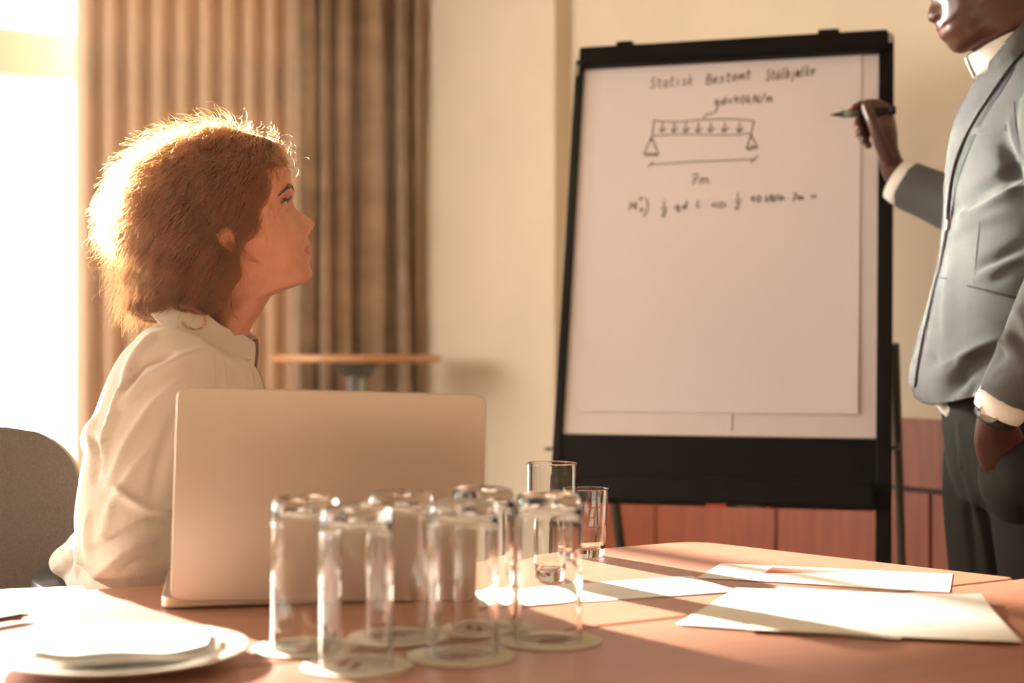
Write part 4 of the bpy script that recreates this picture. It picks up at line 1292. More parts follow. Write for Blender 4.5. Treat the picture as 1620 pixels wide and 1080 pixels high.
torso = [(208, 925, 2.10, .090, .165), (214, 880, 2.10, .088, .160), (232, 800, 2.10, .072, .140), (256, 720, 2.10, .086, .150), (294, 640, 2.10, .106, .162), (306, 585, 2.09, .096, .165), (312, 548, 2.09, .070, .130), (322, 520, 2.09, .048, .080), (330, 502, 2.09, .042, .056)]
C = np.array([W(*r[:3]) for r in torso]); rd = np.array([(r[4], r[3]) for r in torso])
parts = [ring_path(C, rd, 44, wide)]
parts.append(ellipsoid(W(129, 882, 2.11), (0.037, 0.10, 0.026)))            # shirt tail ballooning over the belt
parts.append(ellipsoid(W(170, 868, 2.11), (0.055, 0.12, 0.045)))
parts.append(ellipsoid(W(160, 694, 2.15), (0.026, 0.055, 0.036)))           # puff of the back
parts.append(ellipsoid(W(272, 562, 2.06), (0.050, 0.13, 0.046)))
sl = [(296, 560, 1.985), (272, 598, 1.955), (236, 680, 1.925), (210, 760, 1.905), (192, 828, 1.890), (194, 868, 1.885), (232, 874, 1.912), (290, 866, 1.965), (360, 860, 2.010), (440, 858, 2.050)]
sr = np.array([(.050, .060), (.062, .074), (.060, .076), (.058, .070), (.054, .062), (.050, .052), (.045, .046), (.041, .043), (.037, .040), (.033, .036)])
Cs = np.array([W(*r) for r in sl])
parts.append(ring_path(Cs, sr[:, ::1], 30, (0.1, 1, 0.15), 60))
Cl = np.array([W(310, 560, 2.20), W(300, 620, 2.27), W(300, 720, 2.31), W(320, 815, 2.33), W(350, 880, 2.34), W(392, 925, 2.34)]); 
parts.append(ring_path(Cl, np.array([(.055, .06), (.06, .066), (.056, .06), (.052, .054), (.046, .048), (.036, .038)]), 28, (0.1, 1, 0.1), 40))
bv, bf = remesh(parts, 0.0050, 9, 0.55)
bn = normals_of(bv, bf)
bv += bn * (0.0022 * wob(bv, 22, 3) + 0.0012 * wob(bv, 55, 4))[:, None]
bv[:, 2] = np.where((bv[:, 2] < TZ + 0.004) & (bv[:, 2] > TZ - 0.05) & (bv[:, 1] < 1.853 + (bv[:, 0] + 0.543) * 0.584 + 0.004), TZ + 0.004 + (bv[:, 2] - TZ - 0.004) * 0.1, bv[:, 2])
for pts, wd_, am in (
        ([(330, 552), (285, 566), (228, 598), (196, 640)], 8, .006), ([(300, 590), (240, 640), (200, 700), (170, 770)], 7, .0055), ([(255, 690), (210, 740), (175, 800), (160, 850)], 7, .005),
        ([(205, 590), (185, 640), (168, 690), (158, 740)], 6, .007), ([(270, 560), (225, 575), (200, 610)], 6, -.006), ([(240, 530), (215, 560), (196, 596)], 7, .005),
        ([(268, 806), (238, 808), (205, 790), (180, 770)], 6, .006), ([(268, 822), (230, 822), (190, 838), (150, 862)], 7, -.008), ([(262, 850), (215, 860), (178, 885), (150, 910)], 7, .005), ([(264, 880), (225, 884), (190, 905)], 6, -.004),
        ([(300, 620), (270, 680), (250, 740), (240, 790)], 10, -.004), ([(145, 690), (152, 720), (150, 760)], 6, -.006), ([(150, 660), (140, 690), (146, 722)], 4, .004),
        ([(344, 560), (347, 600), (344, 640), (338, 700)], 4, -.003), ([(350, 560), (354, 610), (352, 660)], 5, .0025), ([(372, 570), (385, 610), (395, 650)], 8, .004), ([(362, 580), (372, 620), (380, 660)], 7, -.003),
        ([(108, 862), (112, 885), (104, 905)], 5, -.005), ([(124, 858), (128, 885), (122, 906)], 5, .005), ([(140, 812), (136, 850), (140, 890)], 5, .005)):
    bn = normals_of(bv, bf)
    fold(bv, bn, pts, wd_ * 0.8, am * 1.7)
relax(bv, bf, 1, 0.4)
blouse = mesh_obj('blouse', bv, bf, M_blouse, woman, smooth=True)
# collar: neck band, folded leaf and placket edges
na_ = np.array([0.53, -0.06, 0.85]); na_ /= np.linalg.norm(na_)
e1 = np.array([0.85, 0.08, -0.53]); e1 -= na_ * (e1 @ na_); e1 /= np.linalg.norm(e1); e2 = np.cross(na_, e1)
c0 = W(326, 506, 2.085)
def collar_pt(phi, r1, r2, h): return c0 + e1 * math.cos(phi) * r1 + e2 * math.sin(phi) * r2 + na_ * h
A, B = [], []
for k in range(61):
    phi = math.radians(14) + math.radians(332) * k / 60
    fr = abs(math.cos(phi / 2)) ** 5           # 1 at the front points
    rows = []
    for (q, r1, r2, h) in ((0, .062, .056, -.012), (.3, .064, .057, .006), (.5, .067, .060, .016), (.62, .072, .065, .017), (.75, .079, .073, .006), (.9, .086, .082, -.012), (1, .090, .087, -.024)):
        drop = 0.008 * fr * q; out = 0.014 * fr * q
        rows.append(collar_pt(phi, r1 + out, r2 + 0.003 + 0.004 * q + 0.002 * math.sin(9 * phi) * q, h - drop + 0.0015 * math.sin(7 * phi)))
    g = spline(np.array(rows), 18); A.append(g)
A = np.array(A)
gu = np.gradient(A, axis=0); gv = np.gradient(A, axis=1); nn = np.cross(gu, gv); nn /= np.linalg.norm(nn, axis=2)[..., None] + 1e-9
v, f = slab_between(A, A + nn * 0.0022); mesh_obj('collar', v, f, M_blouse, blouse, smooth=True, fix=True)
# open placket edges below the collar
for nm, pts, dY in (('placket', [(402, 566), (411, 590), (418, 612), (424, 640), (428, 672)], 2.125), ('placket', [(396, 568), (404, 592), (410, 614), (415, 640), (420, 672)], 2.055)):
    Pp = spline(np.array([W(a, b, dY) for a, b in pts]), 16)
    Ag = np.array([[p + np.array([-0.012 * q, 0.010 * q * (1 if dY > 2.1 else -1), 0]) for q in (0, .35, .7, 1)] for p in Pp])
    v, f = slab_between(Ag, Ag + np.array([0.0015, -0.001, 0])); mesh_obj(nm, v, f, M_blouse, blouse, smooth=True, fix=True)
for k, (a, b) in enumerate(((418, 628), (423, 664))):
    v, f = tube([W(a, b, 2.052), W(a, b, 2.052) + np.array([0.002, -0.003, 0])], 0.0045, 12); mesh_obj('button', v, f, M_eyewhite, blouse)
# trousers, belt, shoes
M_trouser = mat('black_trouser_cloth', lin('1b1917'), rough=0.9, spec=0.15, var=0.2, scale=200)
hips = [ring_path(np.array([W(178, 925, 2.11), W(165, 990, 2.12), W(160, 1080, 2.14), W(162, 1130, 2.14)]), np.array([(.150, .098), (.172, .12), (.176, .125), (.15, .11)]), 36, (0, 1, 0), 16)]
for y0 in (2.02, 2.25):
    kn = np.array([-0.24, y0 + 0.03, 0.50]); an = np.array([-0.28, y0 + 0.03, 0.09])
    hips.append(tube([np.array([-0.60, y0, 0.53]), np.array([-0.42, y0 + .01, 0.525]), kn, (kn + an) / 2 + np.array([0.012, 0, 0]), an], [0.088, 0.078, 0.062, 0.055, 0.043], m=20, n=30, roundcap=True))
v, f = remesh(hips, 0.010, 5); trous = mesh_obj('trousers', v, f, M_trouser, woman, smooth=True)
Cb = np.array([W(180, 912, 2.11), W(178, 930, 2.11)]); v, f = ring_path(Cb, np.array([(.158, .106), (.160, .108)]), 40, (0, 1, 0), 6)
mesh_obj('belt', v, f, mat('black_belt_leather', lin('15110e'), rough=0.35), trous, smooth=True)
for y0 in (2.05, 2.28):
    a = np.array([-0.31, y0, 0.045])
    v, f = remesh([tube([a + np.array([-0.03, 0, 0]), a + np.array([0.05, 0, 0.01]), a + np.array([0.13, 0, -0.012]), a + np.array([0.19, 0, -0.020])], [(0.034, 0.042), (0.036, 0.046), (0.038, 0.030), (0.026, 0.020)], m=16, n=16, roundcap=True, up=(0, 0, 1))], 0.006, 2)
    v[:, 2] = np.maximum(v[:, 2], 0.004); mesh_obj('shoe', v, f, M_black, woman, smooth=True)
# ------------------------------------------------------------------ the woman's hair: a soft mass under thousands of curly strands
hm = []
def hl_(px, py, y): 
    a = wl(px, py); return wworld((a[0], y, a[1]))
def hell(px, py, y, rx, ry, rz, tilt=0.0):
    c, s = math.cos(tilt), math.sin(tilt)
    Mx = np.array([[c, 0, -s], [0, 1, 0], [s, 0, c]])
    hm.append(ellipsoid(hl_(px, py, y), (rx, ry, rz), Mx, 28, 20))
hell(318, 322, 0, .112, .098, .098)            # crown and back
hell(292, 360, 0, .097, .106, .105)            # bulk at the back
hell(286, 420, 0, .080, .098, .072)            # lower bulk
hell(272, 462, 0, .062, .080, .036, 0.25)      # ends over the collar
hell(392, 262, 0, .056, .074, .050)            # rise above the forehead
hell(418, 236, 0, .026, .050, .021)
hell(356, 236, 0, .062, .070, .030)
for sd in (-1, 1):
    hell(378, 300, sd * .050, .050, .042, .058)
    hell(352, 350, sd * .058, .048, .040, .062)
    hell(388, 335, sd * .058, .024, .024, .036)
    hell(397, 342, sd * .061, .019, .020, .034)
    hell(330, 410, sd * .060, .050, .034, .062)
    hell(352, 420, sd * .052, .028, .024, .044)
    hell(322, 462, sd * .055, .042, .028, .030)
hv_, hf_ = remesh(hm, 0.005, 10, 0.5)
hn_ = normals_of(hv_, hf_)
hv_ += hn_ * (0.0035 * wob(hv_, 60, 11) + 0.002 * wob(hv_, 140, 12) - 0.004)[:, None]
hloc = (hv_ - WO) @ WR
exz = wl(367, 376)
gd = np.exp(-((hloc[:, 0] - exz[0]) / 0.017) ** 2 - ((hloc[:, 2] - exz[1]) / 0.020) ** 2)
hloc[:, 1] -= np.sign(hloc[:, 1]) * gd * np.clip(np.abs(hloc[:, 1]) - 0.060, 0, 0.022)
hv_ = wworld(hloc)
hair = mesh_obj('hair', hv_, hf_, M_hairbase, woman, smooth=True)
htree = BVHTree.FromPolygons([tuple(v) for v in hv_], hf_)
hn_ = normals_of(hv_, hf_)
whorl = hl_(412, 222, 0.0)
# area-weighted seed points on the mass
Q = np.array([q if len(q) == 4 else (*q, q[2]) for q in hf_])
ar = np.linalg.norm(np.cross(hv_[Q[:, 2]] - hv_[Q[:, 0]], hv_[Q[:, 3]] - hv_[Q[:, 1]]), axis=1); ar /= ar.sum()
def grow(p, n, length, steps, curl, cf, lift, loose, r):
    pts = [p.copy()]; pos = p.copy(); st = length / steps
    ph = r.uniform(0, 1.2) + 9 * math.sin(p[0] * 47 + 1.3 * p[2] * 31) + 7 * math.sin(p[1] * 41 + p[2] * 37); ax = r.normal(size=3) * 0.16
    for k in range(steps):
        loc, nr, _, _ = htree.find_nearest(Vector(pos)); nr = np.array(nr); loc = np.array(loc)
        away = pos - whorl; away /= np.linalg.norm(away) + 1e-6
        d = away * 0.55 + np.array([-0.10, 0, -0.75]) + ax
        d = d - nr * (d @ nr) * (1 - loose); d /= np.linalg.norm(d) + 1e-6
        base = loc + nr * (lift * (0.3 + 0.7 * k / steps))
        tgt = base * (1 - loose) + pos * loose
        pos = tgt + d * st
        sd = np.cross(nr, d); c = curl * min(1, k / 2.5)
        pts.append(pos + (sd * math.cos(ph + cf * k) + nr * (0.6 * math.sin(ph + cf * k) + 0.35)) * c)
    return spline(np.array(pts), steps * 2 + 1)
S, Rr = [], []
idx = rng.choice(len(Q), 9000, p=ar)
for i in idx:
    w = rng.dirichlet((1, 1, 1, 1)); p = (hv_[Q[i]] * w[:, None]).sum(0); n = hn_[Q[i]].mean(0)
    face = (p - WO) @ WR
    if face[0] > 0.088 and face[2] < 0.07: continue
    L = rng.uniform(0.12, 0.24)
    if abs(face[1]) > 0.03 and (face[0] - exz[0]) ** 2 + (face[2] - exz[1]) ** 2 < 0.017 ** 2: continue
    g = grow(p - n * 0.001, n, L, 18, rng.uniform(0.003, 0.0065), rng.uniform(0.65, 1.05), rng.uniform(0.0005, 0.004), 0.0, rng)
    S.append(g); Rr.append(np.linspace(0.00026, 0.00010, len(g)))
strands('hair_strands', S, Rr, M_hair, hair)
# looser frizz standing off the outline
S, Rr = [], []
qn = hn_[Q].mean(1); wt_ = ar * (0.25 + np.clip(qn @ np.array([-0.75, 0.1, 0.65]), 0, 1) * 2.0); wt_ /= wt_.sum()
idx = rng.choice(len(Q), 3400, p=wt_)
for i in idx:
    w = rng.dirichlet((1, 1, 1, 1)); p = (hv_[Q[i]] * w[:, None]).sum(0); n = hn_[Q[i]].mean(0)
    face = (p - WO) @ WR
    if face[0] > 0.080 and face[2] < 0.075: continue
    if face[0] > 0.0 and face[2] < -0.06 : continue
    g = grow(p, n, rng.uniform(0.03, 0.075), 10, rng.uniform(0.002, 0.006), rng.uniform(0.7, 1.7), rng.uniform(0.006, 0.020), rng.uniform(0.25, 0.75), rng)
    k = len(g); out = np.linspace(0, 1, k)[:, None] ** 1.3 * n * rng.uniform(0.004, 0.024)
    S.append(g + out); Rr.append(np.linspace(0.00015, 0.00006, k))
strands('frizzy_strands', S, Rr, M_hair, hair)
# single locks over temple, cheek and neck
S, Rr = [], []
def lock(pts, n, spread, y=-0.066):
    base = [hl_(a, b, y + dy) for a, b, dy in pts]
    for _ in range(n):
        o = rng.normal(0, spread, 3); o2 = rng.normal(0, spread, 3)
        g = spline(np.array(base), 26); t = np.linspace(0, 1, 26)[:, None]
        g = g + o * (1 - t) + o2 * t + 0.0012 * np.sin(t * rng.uniform(5, 14) + rng.uniform(0, 6)) * rng.normal(size=3)
        S.append(g); Rr.append(np.linspace(0.00022, 0.00010, 26))
lock([(430, 262, -.002), (440, 285, 0), (438, 305, .000), (428, 314, .0), (420, 312, -.002)], 10, .0008, -0.050)
lock([(408, 300, -.004), (420, 318, -.002), (430, 332, .000), (426, 342, 0)], 9, .0009, -0.060)
lock([(400, 322, -.004), (416, 328, -.002), (428, 331, .001)], 6, .0008, -0.062)
lock([(386, 368, -.006), (384, 384, -.007), (390, 400, -.006), (402, 411, -.004), (416, 421, -.001)], 11, .0022)
lock([(380, 388, -.008), (384, 402, -.006), (396, 414, -.004), (408, 418, .0)], 8, .0025)
lock([(366, 384, -.012), (376, 404, -.008), (381, 425, -.006), (374, 446, -.002), (364, 456, .004)], 18, .0024)
lock([(372, 440, -.006), (370, 470, .006), (373, 496, .012), (382, 508, .014)], 8, .0007)
lock([(340, 440, -.016), (352, 470, -.010), (362, 482, -.008)], 10, .0012)
lock([(296, 486, -.022), (320, 494, -.026), (334, 506, -.026), (330, 520, -.028), (314, 522, -.030), (300, 512, -.030)], 16, .0009)
lock([(258, 505, -.02), (270, 512, -.02), (262, 520, -.02)], 6, .0012)
lock([(388, 338, -.010), (396, 352, -.008), (404, 364, -.004), (410, 374, -.001)], 40, .0045)
lock([(392, 330, -.008), (402, 346, -.006), (410, 360, -.002), (413, 371, .0)], 34, .0040)
lock([(396, 318, -.006), (404, 334, -.005), (408, 350, -.003)], 30, .0040)
lock([(404, 300, -.006), (408, 318, -.004), (406, 336, -.004)], 30, .0040)
lock([(428, 256, .012), (440, 262, .010), (450, 276, .014), (447, 288, .014)], 12, .0030)
lock([(432, 246, .020), (446, 250, .018), (455, 262, .020), (457, 272, .022)], 12, .0030)
lock([(420, 262, .004), (428, 274, .004), (430, 290, .002), (424, 300, .0)], 16, .0035)
lock([(414, 270, .002), (418, 288, .0), (414, 304, -.002), (406, 314, -.004)], 24, .0040)
for a, b, dx, dy in ((196, 330, -26, 14), (184, 360, -30, 30), (178, 400, -28, 18), (190, 450, -26, 26), (210, 490, -14, 34), (228, 262, -18, -14), (262, 232, -12, -18), (300, 214, -6, -16), (342, 203, 4, -14), (386, 200, 10, -12), (425, 208, 16, -6), (206, 300, -24, -4), (218, 505, -8, 30), (186, 425, -30, 8)):
    for q in range(5):
        y0 = rng.uniform(-0.05, 0.05); k = rng.uniform(0.5, 1.1)
        lock([(a + 14, b + 4, 0), (a - 2, b, 0), (a + dx * k * .5 + rng.normal(0, 4), b + dy * k * .4, 0), (a + dx * k + rng.normal(0, 5), b + dy * k, 0), (a + dx * k * .8, b + dy * k + 12 * k, 0)], 1, .001, y0)
strands('loose_locks', S, Rr, M_hair, hair)
# ------------------------------------------------------------------ the man
M_dark = mat('deep_brown_skin', lin('523024'), rough=0.34, spec=0.6, subs=0.05, var=0.12, scale=40, bump=0.08, bump_scale=600)
M_darklip = mat('brown_lips', lin('7d4a3e'), rough=0.4)
M_suit = mat('grey_suit_wool', lin('565655'), rough=0.9, spec=0.15, var=0.12, scale=500, bump=0.25, bump_scale=900, sheen=0.15)
M_seam = mat('suit_seam_thread', lin('3b3c3e'), rough=0.9)
M_suitdark = mat('suit_dark_and_shadow', lin('1d1e20'), rough=0.8)  # dark suit tone, also used for the shadow strip painted along the lapel
M_slacks = mat('charcoal_trouser_wool', lin('2b2925'), rough=0.9, spec=0.12, var=0.15, scale=400, bump=0.2, bump_scale=800)
M_shirt = mat('white_shirt_cotton', lin('f1ece2'), rough=0.85, spec=0.15, bump=0.1, bump_scale=700)
JS = 0
MY = 2.60; MS = MY / FPX
man = thing('person', 'standing man in grey suit at right, marker raised to the chart', 'person', (0.93, 2.62, 0))
mh = math.radians(4)
mF = np.array([-math.cos(mh), -math.sin(mh), 0]); mL = np.array([math.sin(mh), -math.cos(mh), 0])
# head
HY = 2.58; HSc = HY / FPX; MO = W(1553.5, -49, HY)
mpit = math.radians(-26); myaw = math.radians(180 - 4)
hF = np.array([math.cos(myaw) * math.cos(mpit), math.sin(myaw) * math.cos(mpit), math.sin(mpit)])
hL = np.array([-math.sin(myaw), math.cos(myaw), 0]); hU = np.cross(hF, hL)
HR = np.stack([hF, hL, hU], 1)
def ml(px, py):
    dx = (1553.5 - px) * HSc; dz = -(py + 49) * HSc
    c, s = math.cos(mpit), math.sin(mpit)
    return (dx * c + dz * s, -dx * s + dz * c)
def mworld(P): return np.asarray(P) @ HR.T + MO
rows = [((0.006, 0.130), (-0.006, 0.131), 0.006, .5, .9), ((0.040, 0.124), (-0.050, 0.124), 0.045, .5, .9), ((0.072, 0.106), (-0.082, 0.102), 0.065, .48, .85), ((0.092, 0.078), (-0.098, 0.078), 0.075, .45, .75),
        ((0.099, 0.052), (-0.102, 0.050), 0.078, .46, .66), ((0.100, 0.036), (-0.101, 0.034), 0.077, .47, .62), ((0.095, 0.020), (-0.098, 0.016), 0.076, .49, .62), ((0.095, 0.006), (-0.094, 0.002), 0.075, .51, .62), ((0.097, -0.010), (-0.089, -0.012), 0.073, .53, .62),
        ((0.098, -0.026), (-0.085, -0.026), 0.071, .55, .64)]
D0 = [(*a, *b, w, m_, e) for a, b, w, m_, e in rows]
for front_px, bk_, w, fm, ef in (((1486, 37), (-0.080, -0.040), .068, .56, .66), ((1490, 46), (-0.076, -0.052), .065, .56, .68), ((1495, 58), (-0.073, -0.062), .062, .56, .70), ((1501.5, 68), (-0.071, -0.070), .058, .55, .74), ((1508, 77), (-0.070, -0.077), .055, .54, .78),
                                ((1515.5, 82), (-0.070, -0.083), .053, .52, .84), ((1525, 83), (-0.070, -0.089), .052, .50, .88), ((1537, 79), (-0.071, -0.097), .053, .48, .9), ((1546, 80), (-0.073, -0.108), .055, .48, .92)):
    D0.append((*ml(*front_px), *bk_, w, fm, ef))
D0 += [(0.030, -0.135, -0.078, -0.122, 0.056, .48, .92), (0.024, -0.152, -0.080, -0.136, 0.054, .48, .92), (0.020, -0.168, -0.078, -0.150, 0.050, .48, .92)]
R, D = head_mesh(D0, None, 170, 110)
Xf = R[:, 0, 0]; Zf = R[:, 0, 2]
true = np.array([(0.100, 0.036), (0.0995, 0.028), (0.0985, 0.018), (0.103, 0.006)] + [ml(*p) for p in ((1475, 3), (1471.5, 13), (1469.5, 20), (1470, 25), (1472, 30), (1475.5, 33.5), (1480.5, 35), (1482, 39), (1483.0, 43), (1483.5, 46), (1486.5, 49), (1486.5, 52), (1488.5, 57), (1492, 61.5), (1497, 64.5), (1501, 69), (1505, 75.5), (1510, 80), (1518, 83))])
order = np.argsort(true[:, 1])
dfx = np.interp(Zf, true[order, 1], true[order, 0], left=np.nan, right=np.nan) - Xf
dfx = np.where(np.isnan(dfx), 0, dfx); ich = int(np.argmax(Zf < ml(1516, 83)[1])); dfx[ich:] = 0
key = sorted([(0.036, .03), (0.018, .010), (0.004, .012), (ml(1471, 14)[1], .015), (ml(1470, 25)[1], .019), (ml(1478, 35)[1], .019), (ml(1482, 40)[1], .022), (ml(1484, 46)[1], .027), (ml(1487, 52)[1], .026), (ml(1495, 64)[1], .024), (ml(1508, 78)[1], .024)])
kz = np.array([k[0] for k in key]); ks = np.array([k[1] for k in key])
for i in range(len(R)):
    fr = np.clip((R[i, :, 0] - D[i, 2] - (D[i, 0] - D[i, 2]) * 0.5) / 0.02, 0, 1)
    R[i, :, 0] += dfx[i] * np.exp(-(np.abs(R[i, :, 1]) / np.interp(Zf[i], kz, ks)) ** 2.0) * fr
P = R.reshape(-1, 3); front = np.clip((P[:, 0] - 0.03) / 0.02, 0, 1); ay = np.abs(P[:, 1])
bump(0.032, 0.016, 0.016, 0.013, -0.0095); bump(0.034, 0.038, 0.022, 0.008, 0.0035)
zn = ml(1474, 27)[1]; bump(0.0165, zn, 0.006, 0.008, 0.0085); bump(0.0225, zn, 0.003, 0.009, -0.002); bump(0.008, zn - 0.0095, 0.0042, 0.0035, -0.006); bump(0.027, ml(1485, 48)[1], .005, .005, -.003)
P[:, 0] += 0.004 * np.exp(-((ay - 0.046) / 0.020) ** 2 - ((P[:, 2] + 0.022) / 0.018) ** 2) * front
mv, mf = rings_mesh(P.reshape(R.shape)); mvl = np.array(mv); mv = mworld(mv)
mskin = mesh_obj('body', mv, mf, M_dark, man, smooth=True)
mskin.data.materials.append(M_darklip)
lz0, lz1 = ml(1491, 60)[1], ml(1482.5, 42)[1]
for p in mskin.data.polygons:
    c = mvl[list(p.vertices)].mean(0)
    if c[0] > 0.06 and lz0 + 0.3 * abs(c[1]) < c[2] < lz1 - 0.22 * abs(c[1]) and abs(c[1]) < 0.027:
        p.material_index = 1
for sd in (-1, 1):
    ev_, ef_ = remesh(ear_parts(mworld((-0.006, sd * 0.072, 0.0)), hF, hU, hL * sd, 1.05), 0.0025, 3)
    mesh_obj('ear', ev_, ef_, M_dark, mskin, smooth=True)
    ya = sd * 0.1; f_ = hF * math.cos(ya) + hL * math.sin(ya)
    make_eye('eye', mworld((0.0815, sd * 0.032, 0.016)), f_, hU, np.cross(hU, f_), 0.012, man, M_eyewhite, M_iris, M_dark, 0.30, 0.24, M_dark)
# short hair: a close cap over the skull
keep = [(i, j) for i in range(R.shape[0]) for j in range(R.shape[1])]
cap_v = P.reshape(R.shape)[:100].copy()
cen = np.array([-0.005, 0, 0.02]); dirs = cap_v - cen; dirs /= np.linalg.norm(dirs, axis=2)[..., None]
hl_mask = (cap_v[..., 2] > 0.070 - 1.0 * np.clip(0.045 - cap_v[..., 0], 0, 0.075)) & (cap_v[..., 2] > -0.03)
cap_v += dirs * np.where(hl_mask, 0.007, -0.006)[..., None]
v, f = rings_mesh(cap_v); mesh_obj('hair', mworld(v), f, mat('black_short_hair', lin('15100d'), rough=0.85, bump=0.8, bump_scale=900), man, smooth=True)

# jacket: torso and both sleeves grown together
def mring(rows, n=None, m=56):
    C = np.array([W(r[0] + JS, r[1], r[2]) for r in rows]); n = n or len(rows) * 6
    Dd = spline(np.hstack([C, np.array([r[3:5] for r in rows])]), n)
    a = np.linspace(0, 2 * PI, m, endpoint=False); rings = []
    for d in Dd:
        ca, sa = np.cos(a), np.sin(a)
        rings.append(d[:3] + np.outer(np.sign(ca) * np.abs(ca) ** 0.9 * d[3], mF) + np.outer(np.sign(sa) * np.abs(sa) ** 0.9 * d[4], mL))
    return rings_mesh(rings)
jt = [(1642, 52, MY, .058, .072), (1640, 95, MY, .082, .130), (1634, 140, MY, .098, .185), (1634, 190, MY, .124, .205), (1630, 250, MY, .128, .205), (1622, 330, MY, .127, .196), (1612, 400, MY, .126, .190), (1602, 470, MY, .134, .192), (1590, 550, MY, .145, .202), (1582, 605, MY, .147, .208), (1580, 640, MY, .145, .208)]
jp = [mring(jt)]
sL = np.array([W(1668, 165, 2.44), W(1682, 215, 2.385), W(1694, 320, 2.335), W(1690, 425, 2.30), W(1662, 490, 2.285), W(1628, 560, 2.285), W(1600, 615, 2.295), W(1590, 634, 2.30)])
jp.append(ring_path(sL, np.array([(.058, .060), (.066, .070), (.062, .068), (.058, .062), (.054, .056), (.049, .050), (.046, .047), (.046, .047)]), 30, (0.2, 1, 0), 50))
sR = np.array([W(1640, 175, 2.79), W(1632, 240, 2.80), W(1612, 320, 2.81), W(1580, 352, 2.85), W(1530, 335, 2.90), W(1482, 313, 2.95), W(1444, 297, 2.985), W(1431, 291, 2.995)])
jp.append(ring_path(sR, np.array([(.060, .062), (.066, .068), (.064, .064), (.058, .060), (.053, .056), (.049, .053), (.047, .051), (.047, .051)]), 30, (0.1, 1, 0.1), 50))
jv, jf = remesh(jp, 0.0056, 8, 0.55)
jn = normals_of(jv, jf)
jv += jn * (0.0012 * wob(jv, 25, 21) + 0.0006 * wob(jv, 60, 22))[:, None]
for pts, wd_, am in (
        ([(1506, 352), (1545, 330), (1585, 305), (1625, 285)], 9, .010), ([(1508, 338), (1545, 312), (1585, 285), (1620, 262)], 10, -.010),
        ([(1556, 424), (1590, 404), (1622, 388)], 8, -.009), ([(1545, 440), (1585, 424), (1622, 408)], 7, .007), ([(1574, 442), (1600, 425), (1622, 416)], 6, -.007),
        ([(1500, 372), (1540, 352), (1600, 335)], 9, .005), ([(1580, 215), (1600, 260), (1618, 300)], 14, -.012), ([(1600, 180), (1606, 215), (1618, 250)], 6, .006),
        ([(1490, 400), (1474, 450), (1462, 500), (1456, 548)], 9, -.008), ([(1505, 400), (1500, 470), (1498, 530)], 10, .005), ([(1470, 560), (1482, 580), (1500, 575), (1520, 560)], 9, -.007),
        ([(1484, 586), (1520, 570), (1555, 552), (1592, 538)], 9, .010), ([(1500, 622), (1520, 590), (1550, 570), (1590, 556)], 13, -.014), ([(1524, 640), (1536, 605), (1560, 585)], 8, -.008),
        ([(1600, 520), (1612, 540), (1625, 548)], 7, -.008), ([(1590, 535), (1605, 560), (1625, 575)], 8, .006), ([(1608, 480), (1618, 505), (1626, 520)], 6, .006), ([(1560, 600), (1585, 585), (1620, 585)], 8, -.005)):
    jn = normals_of(jv, jf); fold(jv, jn, pts, wd_, am * 1.6)
relax(jv, jf, 4, 0.5)
# the front skirt is cut away in a curve towards the side seam
px_ = to_px(jv); hem = np.interp(px_[:, 0], [1440, 1446, 1460, 1475, 1500, 1545, 1600, 1700], [606, 628, 638, 641, 636, 626, 632, 646])
lo = px_[:, 1] > hem
tors = (np.abs((jv - W(1580, 600, MY)) @ mL) < 0.213) & (jv[:, 1] > 2.40) & (px_[:, 1] > 560)
newz = H - (hem - 560) / FPX * jv[:, 1]
jv[:, 2] = np.where(lo & tors, newz, jv[:, 2])
ctr_py = np.array([r[1] for r in jt], float); ctr_x = np.array([W(r[0] + JS, r[1], r[2])[0] for r in jt])
pyv = 560 + (H - jv[:, 2]) * FPX / MY
rel = np.stack([jv[:, 0] - np.interp(pyv, ctr_py, ctr_x), jv[:, 1] - MY], 1)
lat = rel @ mL[:2]; fwd_ = rel @ mF[:2]
hvw = np.interp(pyv, [10, 60, 84, 132, 182, 235, 300, 345], [0.064, 0.064, 0.062, 0.052, 0.038, 0.024, 0.010, 0.0])
hnear = np.interp(pyv, [10, 60, 84, 110, 132, 152], [0.064, 0.062, 0.052, 0.032, 0.014, 0.0])
opening = (fwd_ > 0.01) & (pyv < 345) & (lat > -np.interp(pyv, [60, 100, 150, 168], [0.11, 0.10, 0.04, 0.0])) & (lat < hnear - 0.002)
jf_full = list(jf)
opening |= (pyv < 100) & (fwd_ > 0.015) & (np.abs(lat) < 0.12)
jf = [q for q in jf if not all(opening[list(q)])]
jacket = mesh_obj('jacket', jv, jf, M_suit, man, smooth=True)
jtree = BVHTree.FromPolygons([tuple(v) for v in jv], jf_full)
tor_f = [q for q in jf_full if min(jv[i][1] for i in q) > 2.388]
tortree = BVHTree.FromPolygons([tuple(v) for v in jv], tor_f)
near_neck = lambda a, b: (2.60 - 0.10 * math.sqrt(min(1.0, max(0.0, (a - 1540) / 70)))) if b < 104 else None
